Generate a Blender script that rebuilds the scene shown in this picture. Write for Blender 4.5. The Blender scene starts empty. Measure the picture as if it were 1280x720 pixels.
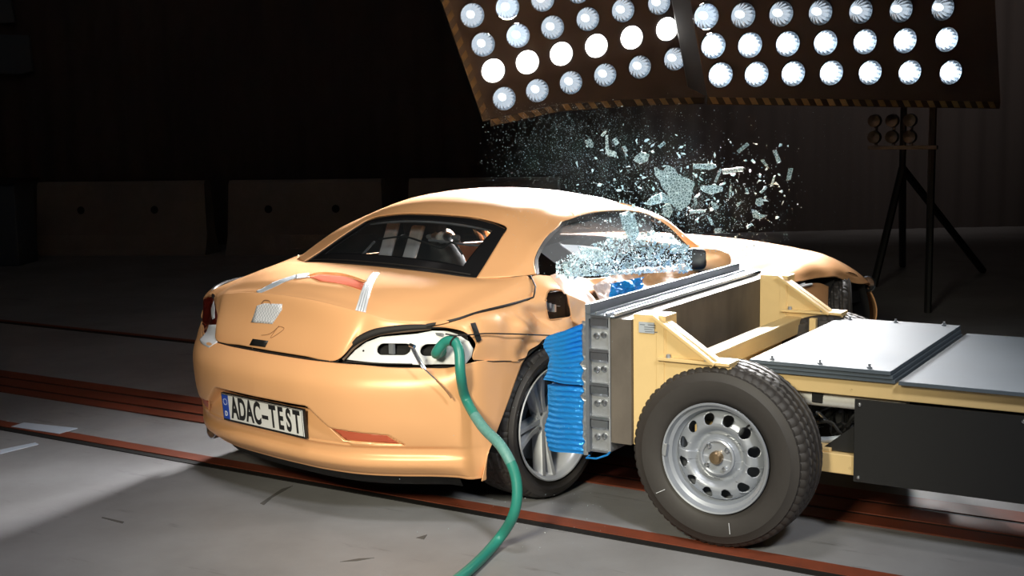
import bpy, bmesh, math, random
import numpy as np
from mathutils import Vector, Matrix, noise
from mathutils.geometry import tessellate_polygon
random.seed(7)
scene = bpy.context.scene
COL = scene.collection
pi = math.pi

# ------------------------------------------------------------------ camera
CAM = np.array([-3.608, -3.177, 1.535]); YAW, PITCH, ROLL, FPX = 0.5546, -0.12944, -0.01688, 1544.0
def cam_axes():
    cy, sy, cp, sp = math.cos(YAW), math.sin(YAW), math.cos(PITCH), math.sin(PITCH)
    fw = np.array([cp*cy, cp*sy, sp]); rt = np.array([sy, -cy, 0.0]); up = np.cross(rt, fw)
    cr, sr = math.cos(ROLL), math.sin(ROLL)
    return fw, cr*rt+sr*up, -sr*rt+cr*up
FW, RT, UP = cam_axes()
cd = bpy.data.cameras.new('camera'); cam = bpy.data.objects.new('camera', cd); COL.objects.link(cam)
cd.sensor_width = 36; cd.lens = FPX/1280*36; cd.clip_start = .05; cd.clip_end = 200
cam.matrix_world = Matrix(((RT[0], UP[0], -FW[0], CAM[0]), (RT[1], UP[1], -FW[1], CAM[1]), (RT[2], UP[2], -FW[2], CAM[2]), (0, 0, 0, 1)))
scene.camera = cam
vs = scene.view_settings
vs.view_transform = 'Standard'; vs.look = 'None'; vs.gamma = 1; vs.use_curve_mapping = False; vs.exposure = 0.0

# ------------------------------------------------------------------ world and lights
w = bpy.data.worlds.new('world'); scene.world = w; w.use_nodes = True
w.node_tree.nodes['Background'].inputs[0].default_value = (.5, .55, .7, 1); w.node_tree.nodes['Background'].inputs[1].default_value = .012
def light(name, kind, loc, target, power, size=1, color=(1, 1, 1), spot=None, blend=.6, sy=None):
    l = bpy.data.lights.new(name, kind); l.energy = power; l.color = color
    if kind == 'AREA':
        l.size = size
        if sy: l.shape = 'RECTANGLE'; l.size_y = sy
    else: l.shadow_soft_size = size
    if kind == 'SPOT': l.spot_size = math.radians(spot); l.spot_blend = blend
    o = bpy.data.objects.new(name, l); COL.objects.link(o); o.location = loc
    o.rotation_euler = (Vector(target)-Vector(loc)).to_track_quat('-Z', 'Y').to_euler()
    return o
LIGHTS = [
 ('key_spot', 'SPOT', (-4.7, -1.9, 2.9), (.25, -.75, .45), 1250, .45, (1, .94, .74), 36, .9),
 ('camera_side_spot', 'SPOT', (-2.6, -4.8, 4.4), (.3, -1.3, .3), 700, .35, (.95, .97, 1), 54, .9),
 ('overhead_spot', 'SPOT', (-1.2, -1.2, 5.8), (-.5, -.4, 0), 430, .5, (1, .96, .95), 56, .9),
 ('rig_beam', 'AREA', (4.6, 1.2, 2.3), (1.7, .1, 1.25), 300, 2.0, (1, .98, .97), None, None, .3, 50),
 ('rig_beam_right', 'AREA', (4.95, -.4, 2.3), (2.6, -.2, 1.0), 70, 1.4, (1, .98, .97), None, None, .4, 50),
 ('added_wall_fill', 'SPOT', (8.5, -2.5, 7.0), (14.5, 2.0, 4.2), 900, .5, (1, .88, .82), 72, 1),  # unseen spot, added to brighten the back wall on the right
 ('hall_fill', 'AREA', (2.0, 5.0, 6.0), (9, 7, 0), 12, 4, (.9, .8, .75), None, None),
]
for a in LIGHTS:
    o = light(a[0], a[1], a[2], a[3], a[4], a[5], a[6], a[7], a[8] if a[8] else .6, a[9] if len(a) > 9 else None)
    if len(a) > 10: o.data.spread = math.radians(a[10])

# ------------------------------------------------------------------ frames of reference
# car frame: x from the tail forwards, y to the left, z up; the struck car stands turned against the trolley track
CYAW, CPITCH, CROLL = -0.15237, -0.00833, 0.0048
def car_rot():
    y, p, r = CYAW, CPITCH, CROLL
    cx, sx, cy, sy, cz, sz = math.cos(r), math.sin(r), math.cos(p), math.sin(p), math.cos(y), math.sin(y)
    return np.array([[cz, -sz, 0], [sz, cz, 0], [0, 0, 1]]) @ np.array([[cy, 0, sy], [0, 1, 0], [-sy, 0, cy]]) @ np.array([[1, 0, 0], [0, cx, -sx], [0, sx, cx]])
CR = car_rot(); CO = np.array([2.0, 0, 0]); CZ = np.array([0, 0, -.003])
def ray(u, v): return FW+(u-640)/FPX*RT-(v-360)/FPX*UP
def at(u, v, **k):                                   # pixel of the 1280x720 frame -> world point at a known x, y or z
    ax, val = list(k.items())[0]; i = 'xyz'.index(ax); d = ray(u, v); return CAM+(val-CAM[i])/d[i]*d
def c2w(p): return CR @ (np.array(p)-CO)+CO+CZ
def w2c(p): return CR.T @ (np.array(p)-CO-CZ)+CO
def atc(u, v, **k):                                  # the same in the car's own frame
    ax, val = list(k.items())[0]; i = 'xyz'.index(ax); o = w2c(CAM); d = CR.T @ ray(u, v); return o+(val-o[i])/d[i]*d

# ------------------------------------------------------------------ materials
def mat(name, color, rough=.5, metal=0, noise_amt=0, nscale=8, bump=0, bscale=60, coat=0, emit=None, estr=0, alpha=1, trans=0, spec=.5, color2=None, stretch=(1, 1, 1), aniso=0, rvar=0):
    m = bpy.data.materials.new(name); m.use_nodes = True; nt = m.node_tree; b = nt.nodes['Principled BSDF']
    b.inputs['Base Color'].default_value = (*color, 1); b.inputs['Roughness'].default_value = rough; b.inputs['Metallic'].default_value = metal
    b.inputs['Coat Weight'].default_value = coat; b.inputs['Coat Roughness'].default_value = .15; b.inputs['Specular IOR Level'].default_value = spec
    b.inputs['Alpha'].default_value = alpha; b.inputs['Transmission Weight'].default_value = trans
    if emit: b.inputs['Emission Color'].default_value = (*emit, 1); b.inputs['Emission Strength'].default_value = estr
    if noise_amt or bump or rvar:
        tc = nt.nodes.new('ShaderNodeTexCoord'); mp = nt.nodes.new('ShaderNodeMapping'); mp.inputs['Scale'].default_value = stretch
        nt.links.new(tc.outputs['Object'], mp.inputs[0])
    if noise_amt or rvar:
        n = nt.nodes.new('ShaderNodeTexNoise'); n.inputs['Scale'].default_value = nscale; n.inputs['Detail'].default_value = 8; n.inputs['Roughness'].default_value = .65
        nt.links.new(mp.outputs[0], n.inputs['Vector'])
        c2 = color2 or tuple(c*.35 for c in color)
        if noise_amt:
            r = nt.nodes.new('ShaderNodeValToRGB'); r.color_ramp.elements[0].position = .5-.35*noise_amt-.05; r.color_ramp.elements[1].position = .5+.25
            r.color_ramp.elements[0].color = (*[c2[i]*noise_amt+color[i]*(1-noise_amt) for i in range(3)], 1); r.color_ramp.elements[1].color = (*color, 1)
            nt.links.new(n.outputs['Fac'], r.inputs[0]); nt.links.new(r.outputs[0], b.inputs['Base Color'])
        if rvar:
            mr = nt.nodes.new('ShaderNodeMapRange'); mr.inputs[3].default_value = max(0, rough-rvar); mr.inputs[4].default_value = min(1, rough+rvar)
            nt.links.new(n.outputs['Fac'], mr.inputs[0]); nt.links.new(mr.outputs[0], b.inputs['Roughness'])
    if bump:
        n2 = nt.nodes.new('ShaderNodeTexNoise'); n2.inputs['Scale'].default_value = bscale; n2.inputs['Detail'].default_value = 5
        nt.links.new(mp.outputs[0], n2.inputs['Vector'])
        bp = nt.nodes.new('ShaderNodeBump'); bp.inputs['Strength'].default_value = bump; bp.inputs['Distance'].default_value = .01
        nt.links.new(n2.outputs['Fac'], bp.inputs['Height']); nt.links.new(bp.outputs[0], b.inputs['Normal'])
    return m
M = {
 'paint': mat('orange_satin_paint', (.86, .45, .205), .36, .12, rvar=.04, nscale=3, spec=.5),
 'inside': mat('primer_inside', (.5, .24, .1), .6),
 'salmon': mat('masked_salmon_lens', (.55, .11, .05), .4),
 'black': mat('black_plastic', (.012, .012, .012), .45),
 'seal_and_shade': mat('black_seal_and_gap_shade', (.012, .010, .009), .6),  # window and lamp seals, and the painted shade of the panel gaps
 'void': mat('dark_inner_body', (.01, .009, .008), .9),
 'white': mat('white_primed_steel', (.78, .78, .76), .45, 0, .15, 14),
 'tape_white': mat('white_tape', (.72, .74, .78), .5),
 'redlens': mat('dark_red_lens', (.12, .015, .01), .15),
 'frame_glass': mat('black_glass_border', (.01, .01, .011), .12),
 'seat': mat('dark_leather', (.02, .02, .022), .55, bump=.2),
 'alu': mat('brushed_aluminium', (.62, .64, .68), .28, 1, bump=.1, bscale=90),
 'post': mat('grey_painted_post', (.45, .48, .52), .4, .2),
 'alu_d': mat('dull_aluminium', (.46, .48, .51), .42, .5, .5, 9, bump=.2),
 'alloy': mat('silver_alloy', (.62, .64, .67), .35, .35),
 'galv': mat('galvanised_plate', (.11, .135, .16), .6, .0, .7, 4, color2=(.07, .085, .10), rvar=.1, spec=.15),
 'steel_d': mat('dark_grey_steel', (.20, .22, .25), .45, .3, .3, 5, rvar=.1),
 'ply': mat('grey_brown_plate', (.17, .145, .12), .6, .1, .9, 4, color2=(.05, .042, .036), stretch=(1.6, 1, .7)),
 'cream': mat('cream_yellow_paint', (.78, .56, .26), .42, 0, .12, 5),
 'blue': mat('blue_foil', (.02, .27, .75), .18, .35, bump=.6, bscale=30, stretch=(1, 1, 3)),
 'tyre': mat('tyre_rubber', (.032, .028, .026), .6, 0, .3, 7, bump=.08, bscale=30, color2=(.05, .044, .04)),
 'rim': mat('grey_steel_wheel_paint', (.36, .385, .43), .36, .35, rvar=.08),
 'bronze': mat('bronze_hub', (.35, .25, .15), .35, .9),
 'hose': mat('green_rubber_hose', (.02, .21, .16), .38, 0, .25, 12, color2=(.05, .30, .24)),
 'conc': mat('pale_concrete', (.24, .215, .19), .8, 0, .35, 3, bump=.3),
 'curtain': mat('dark_brown_curtain', (.055, .045, .042), .85, 0, .3, 2, stretch=(1, 1, .1)),
 'ceil': mat('black_ceiling', (.03, .03, .03), .9),
 'rail': mat('red_brown_rail_paint', (.235, .052, .022), .5, 0, .6, 14, color2=(.075, .03, .02), rvar=.1),
 'groove': mat('rail_groove', (.008, .007, .006), .6),
 'mark': mat('white_floor_tape', (.55, .62, .72), .4),
 'rigpanel': mat('matt_brown_rig_panel', (.045, .041, .043), .7, 0, .3, 4),
 'refl': mat('faceted_reflector', (.42, .48, .54), .22, 1, bump=.25, bscale=25),
 'platewhite': mat('plate_white', (.82, .82, .80), .35),
 'plateblue': mat('plate_blue', (.01, .06, .42), .35),
 'starsy': mat('plate_star_blue', (.05, .2, .6), .4),
 'pink': mat('creased_bare_foil', (.82, .58, .46), .35, .1),
 'skin': mat('tan_padding', (.3, .15, .07), .6),
 'bluegrey': mat('blue_grey_panel', (.05, .075, .10), .6),
 'sticker': mat('grey_sticker', (.42, .46, .5), .4),
 'wood': mat('stained_floor_board', (.15, .1, .07), .6),
}
M['scratch'] = mat('floor_scratch_dirt', (.10, .095, .09), .6)
def lamp_on(name, strength, col=(1, .98, .95)):
    return mat(name, (.9, .9, .9), .4, emit=col, estr=strength)
M['lit'] = lamp_on('burning_lamp_glass', 9)
M['bulb'] = lamp_on('glowing_bulb', 1.4, (.95, .98, 1))
M['bulb_w'] = lamp_on('bright_bulb', 3.5, (.95, .98, 1))
M['bulb_dim'] = lamp_on('warm_up_bulb', 1.2, (.9, .95, 1))
def glassmat(name, tint, a, rough=.05):
    m = mat(name, tint, rough, 0, spec=.6)
    nt = m.node_tree; b = nt.nodes['Principled BSDF']; tr = nt.nodes.new('ShaderNodeBsdfTransparent'); mx = nt.nodes.new('ShaderNodeMixShader')
    mx.inputs[0].default_value = a; nt.links.new(tr.outputs[0], mx.inputs[1]); nt.links.new(b.outputs[0], mx.inputs[2])
    nt.links.new(mx.outputs[0], nt.nodes['Material Output'].inputs[0]); return m
M['window'] = glassmat('tinted_window_glass', (.02, .025, .028), .2)
M['lens'] = glassmat('clear_lamp_lens', (.8, .85, .9), .12)
def shardmat(name, a, c=(.22, .33, .35)):
    m = glassmat(name, c, a, .25); nt = m.node_tree; b = nt.nodes['Principled BSDF']
    tc = nt.nodes.new('ShaderNodeTexCoord'); v = nt.nodes.new('ShaderNodeTexVoronoi'); v.feature = 'DISTANCE_TO_EDGE'; v.inputs['Scale'].default_value = 90
    nt.links.new(tc.outputs['Object'], v.inputs['Vector'])
    r = nt.nodes.new('ShaderNodeValToRGB'); r.color_ramp.elements[0].color = (.50, .64, .67, 1); r.color_ramp.elements[0].position = .02
    r.color_ramp.elements[1].color = (c[0]*.55, c[1]*.55, c[2]*.55, 1); r.color_ramp.elements[1].position = .14
    nt.links.new(v.outputs['Distance'], r.inputs[0]); nt.links.new(r.outputs[0], b.inputs['Base Color']); return m
M['shard'] = shardmat('crazed_side_glass', .72)
M['greyglass'] = glassmat('dusty_tinted_glass', (.030, .034, .038), .90, .75)
M['chunk'] = shardmat('crazed_window_chunk', .8, (.42, .62, .70))
M['shardbit'] = glassmat('glass_crumbs', (.66, .84, .90), .85, .2)

# ------------------------------------------------------------------ mesh helpers
def tag(o, label=None, cat=None, group=None, kind=None):
    if label: o['label'] = label
    if cat: o['category'] = cat
    if group: o['group'] = group
    if kind: o['kind'] = kind
    return o
def empty(name, loc=(0, 0, 0), rot=None):
    o = bpy.data.objects.new(name, None); COL.objects.link(o); o.location = loc; o.empty_display_size = .1
    if rot is not None: o.rotation_euler = rot
    return o
def meshobj(name, vs_, fs, m, parent=None, smooth=False, sharp=None):
    me = bpy.data.meshes.new(name); me.from_pydata([tuple(map(float, v)) for v in vs_], [], fs); me.update()
    me.materials.append(m)
    if smooth:
        me.polygons.foreach_set('use_smooth', [True]*len(me.polygons))
        if sharp: me.set_sharp_from_angle(angle=math.radians(sharp))
    o = bpy.data.objects.new(name, me); COL.objects.link(o)
    if parent: o.parent = parent
    return o
def dupe(o, parent=None, **k):
    c = o.copy(); COL.objects.link(c)
    if parent: c.parent = parent
    for a, b in k.items(): setattr(c, a, b)
    return c
def dupe_tree(o, parent=None):
    c = o.copy(); COL.objects.link(c); c.parent = parent
    for ch in list(o.children): dupe_tree(ch, c)
    return c
class MB:
    def __init__(s): s.v = []; s.f = []
    def add(s, vs_, fs):
        n = len(s.v); s.v += [tuple(map(float, p)) for p in vs_]; s.f += [tuple(i+n for i in f) for f in fs]; return s
    def box(s, x0, x1, y0, y1, z0, z1):
        return s.hexa([(x0, y0, z0), (x1, y0, z0), (x1, y1, z0), (x0, y1, z0), (x0, y0, z1), (x1, y0, z1), (x1, y1, z1), (x0, y1, z1)])
    def hexa(s, p): return s.add(p, [(0, 3, 2, 1), (4, 5, 6, 7), (0, 1, 5, 4), (1, 2, 6, 5), (2, 3, 7, 6), (3, 0, 4, 7)])
    def tube(s, pts, r, n=10, cap=True):
        P = [Vector(p) for p in pts]; rs = r if isinstance(r, (list, tuple)) else [r]*len(P)
        t0 = (P[1]-P[0]).normalized(); up = Vector((0, 0, 1)) if abs(t0.z) < .9 else Vector((1, 0, 0)); nrm = t0.cross(up).normalized(); V = []
        for i, p in enumerate(P):
            t = ((P[min(i+1, len(P)-1)]-P[max(i-1, 0)])).normalized(); nrm = (nrm-t*nrm.dot(t)).normalized(); b = t.cross(nrm)
            V += [tuple(p+(nrm*math.cos(a)+b*math.sin(a))*rs[i]) for a in [2*pi*k/n for k in range(n)]]
        F = [(i*n+k, i*n+(k+1) % n, (i+1)*n+(k+1) % n, (i+1)*n+k) for i in range(len(P)-1) for k in range(n)]
        if cap: F += [tuple(range(n))[::-1], tuple((len(P)-1)*n+k for k in range(n))]
        return s.add(V, F)
    def lathe(s, prof, n=48, axis='x', c=(0, 0, 0), closed=False):        # prof: (radius, along axis)
        V = []
        for r, h in prof:
            for k in range(n):
                a = 2*pi*k/n; q = (h, r*math.cos(a), r*math.sin(a))
                if axis == 'z': q = (q[1], q[2], q[0])
                if axis == 'y': q = (q[1], q[0], q[2])
                V.append((q[0]+c[0], q[1]+c[1], q[2]+c[2]))
        m = len(prof); F = [(i % m*n+k, i % m*n+(k+1) % n, (i+1) % m*n+(k+1) % n, (i+1) % m*n+k) for i in range(m if closed else m-1) for k in range(n)]
        return s.add(V, F)
    def prism(s, poly, fn, d0, d1):                                      # poly 2D, fn(a,b,d)->3D
        n = len(poly); V = [fn(a, b, d0) for a, b in poly]+[fn(a, b, d1) for a, b in poly]
        return s.add(V, [tuple(range(n))[::-1], tuple(range(n, 2*n))]+[(i, (i+1) % n, (i+1) % n+n, i+n) for i in range(n)])
    def build(s, name, m, parent=None, smooth=False, sharp=35, bevel=0):
        o = meshobj(name, s.v, s.f, m, parent, smooth, sharp)
        if bevel:
            b = o.modifiers.new('b', 'BEVEL'); b.width = bevel; b.segments = 2; b.limit_method = 'ANGLE'
        return o
def cr(P, n):                                                            # Catmull-Rom through P (k x d), n steps per span
    P = np.asarray(P, float); Q = np.concatenate([[2*P[0]-P[1]], P, [2*P[-1]-P[-2]]]); out = []
    for i in range(len(P)-1):
        a, b, c, d = Q[i:i+4]
        for t in np.arange(n)/n:
            out.append(.5*((2*b)+(-a+c)*t+(2*a-5*b+4*c-d)*t*t+(-a+3*b-3*c+d)*t**3))
    out.append(P[-1]); return np.array(out)
def cgrid(ctrl, nr, nc):                                                 # control net -> dense net
    A = np.array(ctrl, float); B = np.stack([cr(A[:, j], nr) for j in range(A.shape[1])], 1)
    return np.stack([cr(B[i], nc) for i in range(B.shape[0])], 0)
def netobj(name, G, m, parent, thick=.004, keep=None, both=None, smooth=True, sharp=None):
    G = np.asarray(G); R, C = G.shape[:2]; V = G.reshape(-1, 3).tolist(); F = []
    for i in range(R-1):
        for j in range(C-1):
            if keep is None or keep(i, j): F.append((i*C+j, i*C+j+1, (i+1)*C+j+1, (i+1)*C+j))
    if both is not None:                                                 # mirror to the other side, sharing nothing
        n = len(V); V += [(a, -b, c) for a, b, c in V]; F += [tuple(k+n for k in f[::-1]) for f in F]
    o = meshobj(name, V, F, m, parent, smooth, sharp)
    bm = bmesh.new(); bm.from_mesh(o.data); bmesh.ops.remove_doubles(bm, verts=bm.verts, dist=.0004)
    bmesh.ops.delete(bm, geom=[v for v in bm.verts if not v.link_faces], context='VERTS')
    bmesh.ops.recalc_face_normals(bm, faces=bm.faces); bm.to_mesh(o.data); bm.free()
    if smooth: o.data.polygons.foreach_set('use_smooth', [True]*len(o.data.polygons))
    if thick:
        s = o.modifiers.new('t', 'SOLIDIFY'); s.thickness = thick; s.offset = 0
    return o
def flipy(G): G = np.array(G, float); G[..., 1] *= -1; return G
def patch(name, outline, holes, fn, m, parent, nu=30, nv=20, thick=.003, smooth=True):
    loops = [[Vector((a, b, 0)) for a, b in L] for L in [outline]+list(holes)]
    tris = tessellate_polygon(loops); flat = [p for L in loops for p in L]
    bm = bmesh.new(); vv = [bm.verts.new(p) for p in flat]
    for t in tris:
        try: bm.faces.new([vv[i] for i in t])
        except ValueError: pass
    us = [p.x for p in flat]; vz = [p.y for p in flat]
    for k in range(1, nu):
        bmesh.ops.bisect_plane(bm, geom=bm.verts[:]+bm.edges[:]+bm.faces[:], plane_co=(min(us)+(max(us)-min(us))*k/nu, 0, 0), plane_no=(1, 0, 0))
    for k in range(1, nv):
        bmesh.ops.bisect_plane(bm, geom=bm.verts[:]+bm.edges[:]+bm.faces[:], plane_co=(0, min(vz)+(max(vz)-min(vz))*k/nv, 0), plane_no=(0, 1, 0))
    for v in bm.verts: v.co = Vector([float(c) for c in fn(v.co.x, v.co.y)])
    me = bpy.data.meshes.new(name); bmesh.ops.recalc_face_normals(bm, faces=bm.faces); bm.to_mesh(me); bm.free(); me.materials.append(m)
    if smooth: me.polygons.foreach_set('use_smooth', [True]*len(me.polygons))
    o = bpy.data.objects.new(name, me); COL.objects.link(o); o.parent = parent
    if thick:
        s = o.modifiers.new('t', 'SOLIDIFY'); s.thickness = thick; s.offset = 0
    return o
def roundrect(x0, x1, y0, y1, r, n=6):
    out = []
    for cx, cy, a0 in ((x1-r, y1-r, 0), (x0+r, y1-r, pi/2), (x0+r, y0+r, pi), (x1-r, y0+r, 1.5*pi)):
        out += [(cx+r*math.cos(a0+pi/2*k/n), cy+r*math.sin(a0+pi/2*k/n)) for k in range(n+1)]
    return out
def sstep(a, b, x):
    t = min(1, max(0, (x-a)/(b-a))); return t*t*(3-2*t)

# ------------------------------------------------------------------ the setting
def floor_mat():
    m = mat('worn_grey_floor', (.27, .27, .28), .5)
    nt = m.node_tree; b = nt.nodes['Principled BSDF']; L = nt.links.new
    tc = nt.nodes.new('ShaderNodeTexCoord')
    def nz(scale, stretch, detail=8, rough=.6):
        mp = nt.nodes.new('ShaderNodeMapping'); mp.inputs['Scale'].default_value = stretch; L(tc.outputs['Object'], mp.inputs[0])
        n = nt.nodes.new('ShaderNodeTexNoise'); n.inputs['Scale'].default_value = scale; n.inputs['Detail'].default_value = detail; n.inputs['Roughness'].default_value = rough
        L(mp.outputs[0], n.inputs['Vector']); return n
    a = nz(1.2, (1, 1, 1)); r = nt.nodes.new('ShaderNodeValToRGB'); r.color_ramp.elements[0].position = .3; r.color_ramp.elements[1].position = .7
    r.color_ramp.elements[0].color = (.20, .195, .195, 1); r.color_ramp.elements[1].color = (.30, .30, .31, 1); L(a.outputs['Fac'], r.inputs[0])
    s = nz(4, (2.2, .35, 1), 6, .7); r2 = nt.nodes.new('ShaderNodeValToRGB'); r2.color_ramp.elements[0].position = .27; r2.color_ramp.elements[1].position = .40
    r2.color_ramp.elements[0].color = (.35, .33, .31, 1); r2.color_ramp.elements[1].color = (1, 1, 1, 1); L(s.outputs['Fac'], r2.inputs[0])
    mx = nt.nodes.new('ShaderNodeMix'); mx.data_type = 'RGBA'; mx.blend_type = 'MULTIPLY'; mx.inputs['Factor'].default_value = .8
    L(r.outputs[0], mx.inputs[6]); L(r2.outputs[0], mx.inputs[7]); L(mx.outputs[2], b.inputs['Base Color'])
    q = nz(6, (1, 1, 1)); mr = nt.nodes.new('ShaderNodeMapRange'); mr.inputs[3].default_value = .35; mr.inputs[4].default_value = .6; L(q.outputs['Fac'], mr.inputs[0]); L(mr.outputs[0], b.inputs['Roughness'])
    g = nz(140, (1, 1, 1), 3); bp = nt.nodes.new('ShaderNodeBump'); bp.inputs['Strength'].default_value = .15; bp.inputs['Distance'].default_value = .004
    L(g.outputs['Fac'], bp.inputs['Height']); L(bp.outputs[0], b.inputs['Normal']); return m
M['floor'] = floor_mat()
XD = np.array([math.cos(.62), math.sin(.62)]); YD = np.array([-math.sin(.62), math.cos(.62)])     # hall axes, turned against the test track
def hall(a, b, z=0): p = np.array([-3.6, -3.2])+XD*a+YD*b; return (p[0], p[1], z)
mb = MB(); mb.add([hall(-9, -12), hall(22, -12), hall(22, 14), hall(-9, 14)], [(0, 1, 2, 3)]); tag(mb.build('floor', M['floor']), kind='structure')
mb = MB(); mb.add([hall(-9, -12, 7.5), hall(22, -12, 7.5), hall(22, 14, 7.5), hall(-9, 14, 7.5)], [(3, 2, 1, 0)]); tag(mb.build('ceiling', M['ceil']), kind='structure')
def wavy(name, a0, b0, a1, b1, m, amp=.022, per=.32):
    L = math.hypot(a1-a0, b1-b0); n = int(L/per*6); V = []
    na, nb = -(b1-b0)/L, (a1-a0)/L
    for i in range(n+1):
        t = i/n; d = amp*math.sin(t*L/per*2*pi)+.03*math.sin(t*L*.9)
        for z in (0, 7.5): V.append(hall(a0+(a1-a0)*t+na*d, b0+(b1-b0)*t+nb*d, z))
    return tag(meshobj(name, V, [(2*i, 2*i+2, 2*i+3, 2*i+1) for i in range(n)], m, None, True), kind='structure')
wavy('wall_back', 17.2, -12, 17.2, 14, M['curtain'])
wavy('wall_left', 17.2, 12, -9, 12, M['curtain'])
wavy('wall_right', -9, -10, 17.2, -10, M['curtain'])
wavy('wall_front', -8.5, 14, -8.5, -12, M['curtain'])
# steel guide rails of the test track, flush in the floor
def strip(name, x0, x1, m, z0=-.02, z1=.004, y0=-9, y1=9):
    b = MB(); b.box(x0, x1, y0, y1, z0, z1); return b.build(name, m)
def rail(parts, label):
    e = empty('guide_rail', (parts[0][1], 0, 0)); ox = parts[0][1]
    for nm, x0, x1, m, z1 in parts:
        o = strip(nm, x0-ox, x1-ox, M[m], -.02, z1); o.parent = e
    e['kind'] = 'structure'; e['label'] = label
rail([('rail_bar', .37, .415, 'groove', .003), ('rail_strip', .415, .50, 'rail', .006)], 'narrow red brown guide rail crossing the floor in front')
rail([('rail_strip', .985, 1.09, 'rail', .006), ('rail_bar', 1.09, 1.12, 'groove', .002), ('rail_strip', 1.12, 1.26, 'rail', .006), ('rail_bar', 1.26, 1.29, 'groove', .002), ('rail_strip', 1.29, 1.42, 'rail', .006)], 'wide double red brown guide rail running under the car')
rail([('rail_bar', 2.75, 2.80, 'groove', .003), ('rail_strip', 2.80, 2.86, 'rail', .005)], 'far dim guide rail behind the car')
def floor_poly(name, px, m, z=.003):
    V = [at(u, v, z=z) for u, v in px]; n = len(V); V2 = [np.array(p)-[0, 0, .004] for p in V]
    return meshobj(name, [*V, *V2], [tuple(range(n)), tuple(range(n, 2*n))[::-1]]+[(i, i+n, (i+1) % n+n, (i+1) % n) for i in range(n)], m)
tag(floor_poly('floor_marking', [(14, 533), (30, 528), (97, 535), (74, 542)], M['mark'], .008), 'broad white tape mark on the floor at the near rail', 'floor marking')
tag(floor_poly('floor_marking', [(0, 562), (0, 567), (48, 555), (44, 553)], M['mark']), 'thin white line on the floor running in from the left edge', 'floor marking')
tag(floor_poly('floor_marking', [(-10, 527), (-10, 531), (16, 529), (10, 526)], M['mark']), 'short white tape end at the left edge beside the far side of the rail', 'floor marking')
# skid scratches in the floor
for px, lb in (([(128, 646), (155, 652), (153, 654), (127, 647)], 'thin dark scratch on the floor near the left front'), ([(325, 629), (352, 611), (366, 607), (340, 622), (330, 631)], 'ragged dark stain on the floor below the number plate'),
               ([(425, 702), (448, 698), (468, 697), (446, 701)], 'thin dark scratch on the floor in the lower middle'), ([(520, 672), (534, 668), (530, 674)], 'short dark nick in the floor left of the hose')):
    tag(floor_poly('floor_scratch', px, M['scratch'], .0015), lb, 'scratch')

# jersey barriers along the back wall
def jersey(u0, u1, label, top=.93):
    a, b = np.array(at(u0, 319, z=0)), np.array(at(u1, 319, z=0)); d = (b-a)/np.linalg.norm(b-a); L = np.linalg.norm(b-a); n = np.array([-d[1], d[0], 0])
    if n @ FW < 0: n = -n
    e = empty('concrete_barrier', tuple((a+b)/2)); tag(e, label, 'barrier', 'concrete barriers along the dark curtain')
    prof = [(-.05, 0), (0, .08), (.06, .25), (.10, top-.04), (.13, top), (.27, top), (.30, top-.04), (.34, .25), (.42, .08), (.46, 0)]
    V = []; F = []; c = (a+b)/2
    for t, sh in ((0, 0), (1, 0)):
        for q, z in prof:
            inset = .03*(z/top)*(1 if z > .3 else .6)
            V.append(tuple(a+d*(L*t+(inset if t == 0 else -inset))+n*q+np.array([0, 0, z])-c))
    k = len(prof); F = [(i, i+1, i+1+k, i+k) for i in range(k-1)]+[tuple(range(k)), tuple(range(k, 2*k))[::-1], (0, k, 2*k-1, k-1)]
    meshobj('concrete_block', V, F, M['conc'], e)
    for t in (.27, .70):
        p = a+d*L*t+n*.085+np.array([0, 0, .57])-c; m2 = MB(); m2.tube([p-n*.012, p+n*.03], .05, 12); m2.build('lifting_hole', M['void'], e)
jersey(44, 258, 'leftmost pale concrete barrier standing against the dark curtain')
jersey(283, 479, 'middle pale concrete barrier with a dark gap to its left')
jersey(508, 700, 'concrete barrier half hidden behind the car roof')
# dim things at the far left
def hang(name, px, depth, m, label, cat, thick=.06):
    V = [CAM+(17.02/float(XD @ ray(u, v)[:2]))*ray(u, v) for u, v in px]; n = len(V); B = [p+FW*thick for p in V]
    o = meshobj(name, [*V, *B], [tuple(range(n))[::-1], tuple(range(n, 2*n))]+[(i, (i+1) % n, (i+1) % n+n, i+n) for i in range(n)], m); return tag(o, label, cat)
hang('wall_panel', [(-60, -30), (8, -30), (18, 28), (-60, 30)], 12.5, M['bluegrey'], 'dim blue grey panel high in the top left corner', 'panel')
hang('wall_panel', [(-60, 42), (36, 44), (40, 88), (24, 92), (-60, 90)], 12.5, M['bluegrey'], 'dim blue grey panel below the top left one', 'panel')
# its folding support: a cabinet on the floor
cb = empty('storage_cabinet', tuple(at(-10, 330, z=0))); tag(cb, 'low blue grey cabinet at the far left edge beside the barriers', 'cabinet')
mb = MB(); mb.box(-.9, .45, -.3, .3, 0, .98); mb.build('cabinet_body', M['bluegrey'], cb, bevel=.01)
mb = MB(); mb.box(-.95, .5, -.35, .35, .98, 1.03); mb.build('cabinet_top', M['black'], cb)
cb.rotation_euler = (0, 0, YAW-pi/2)
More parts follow.
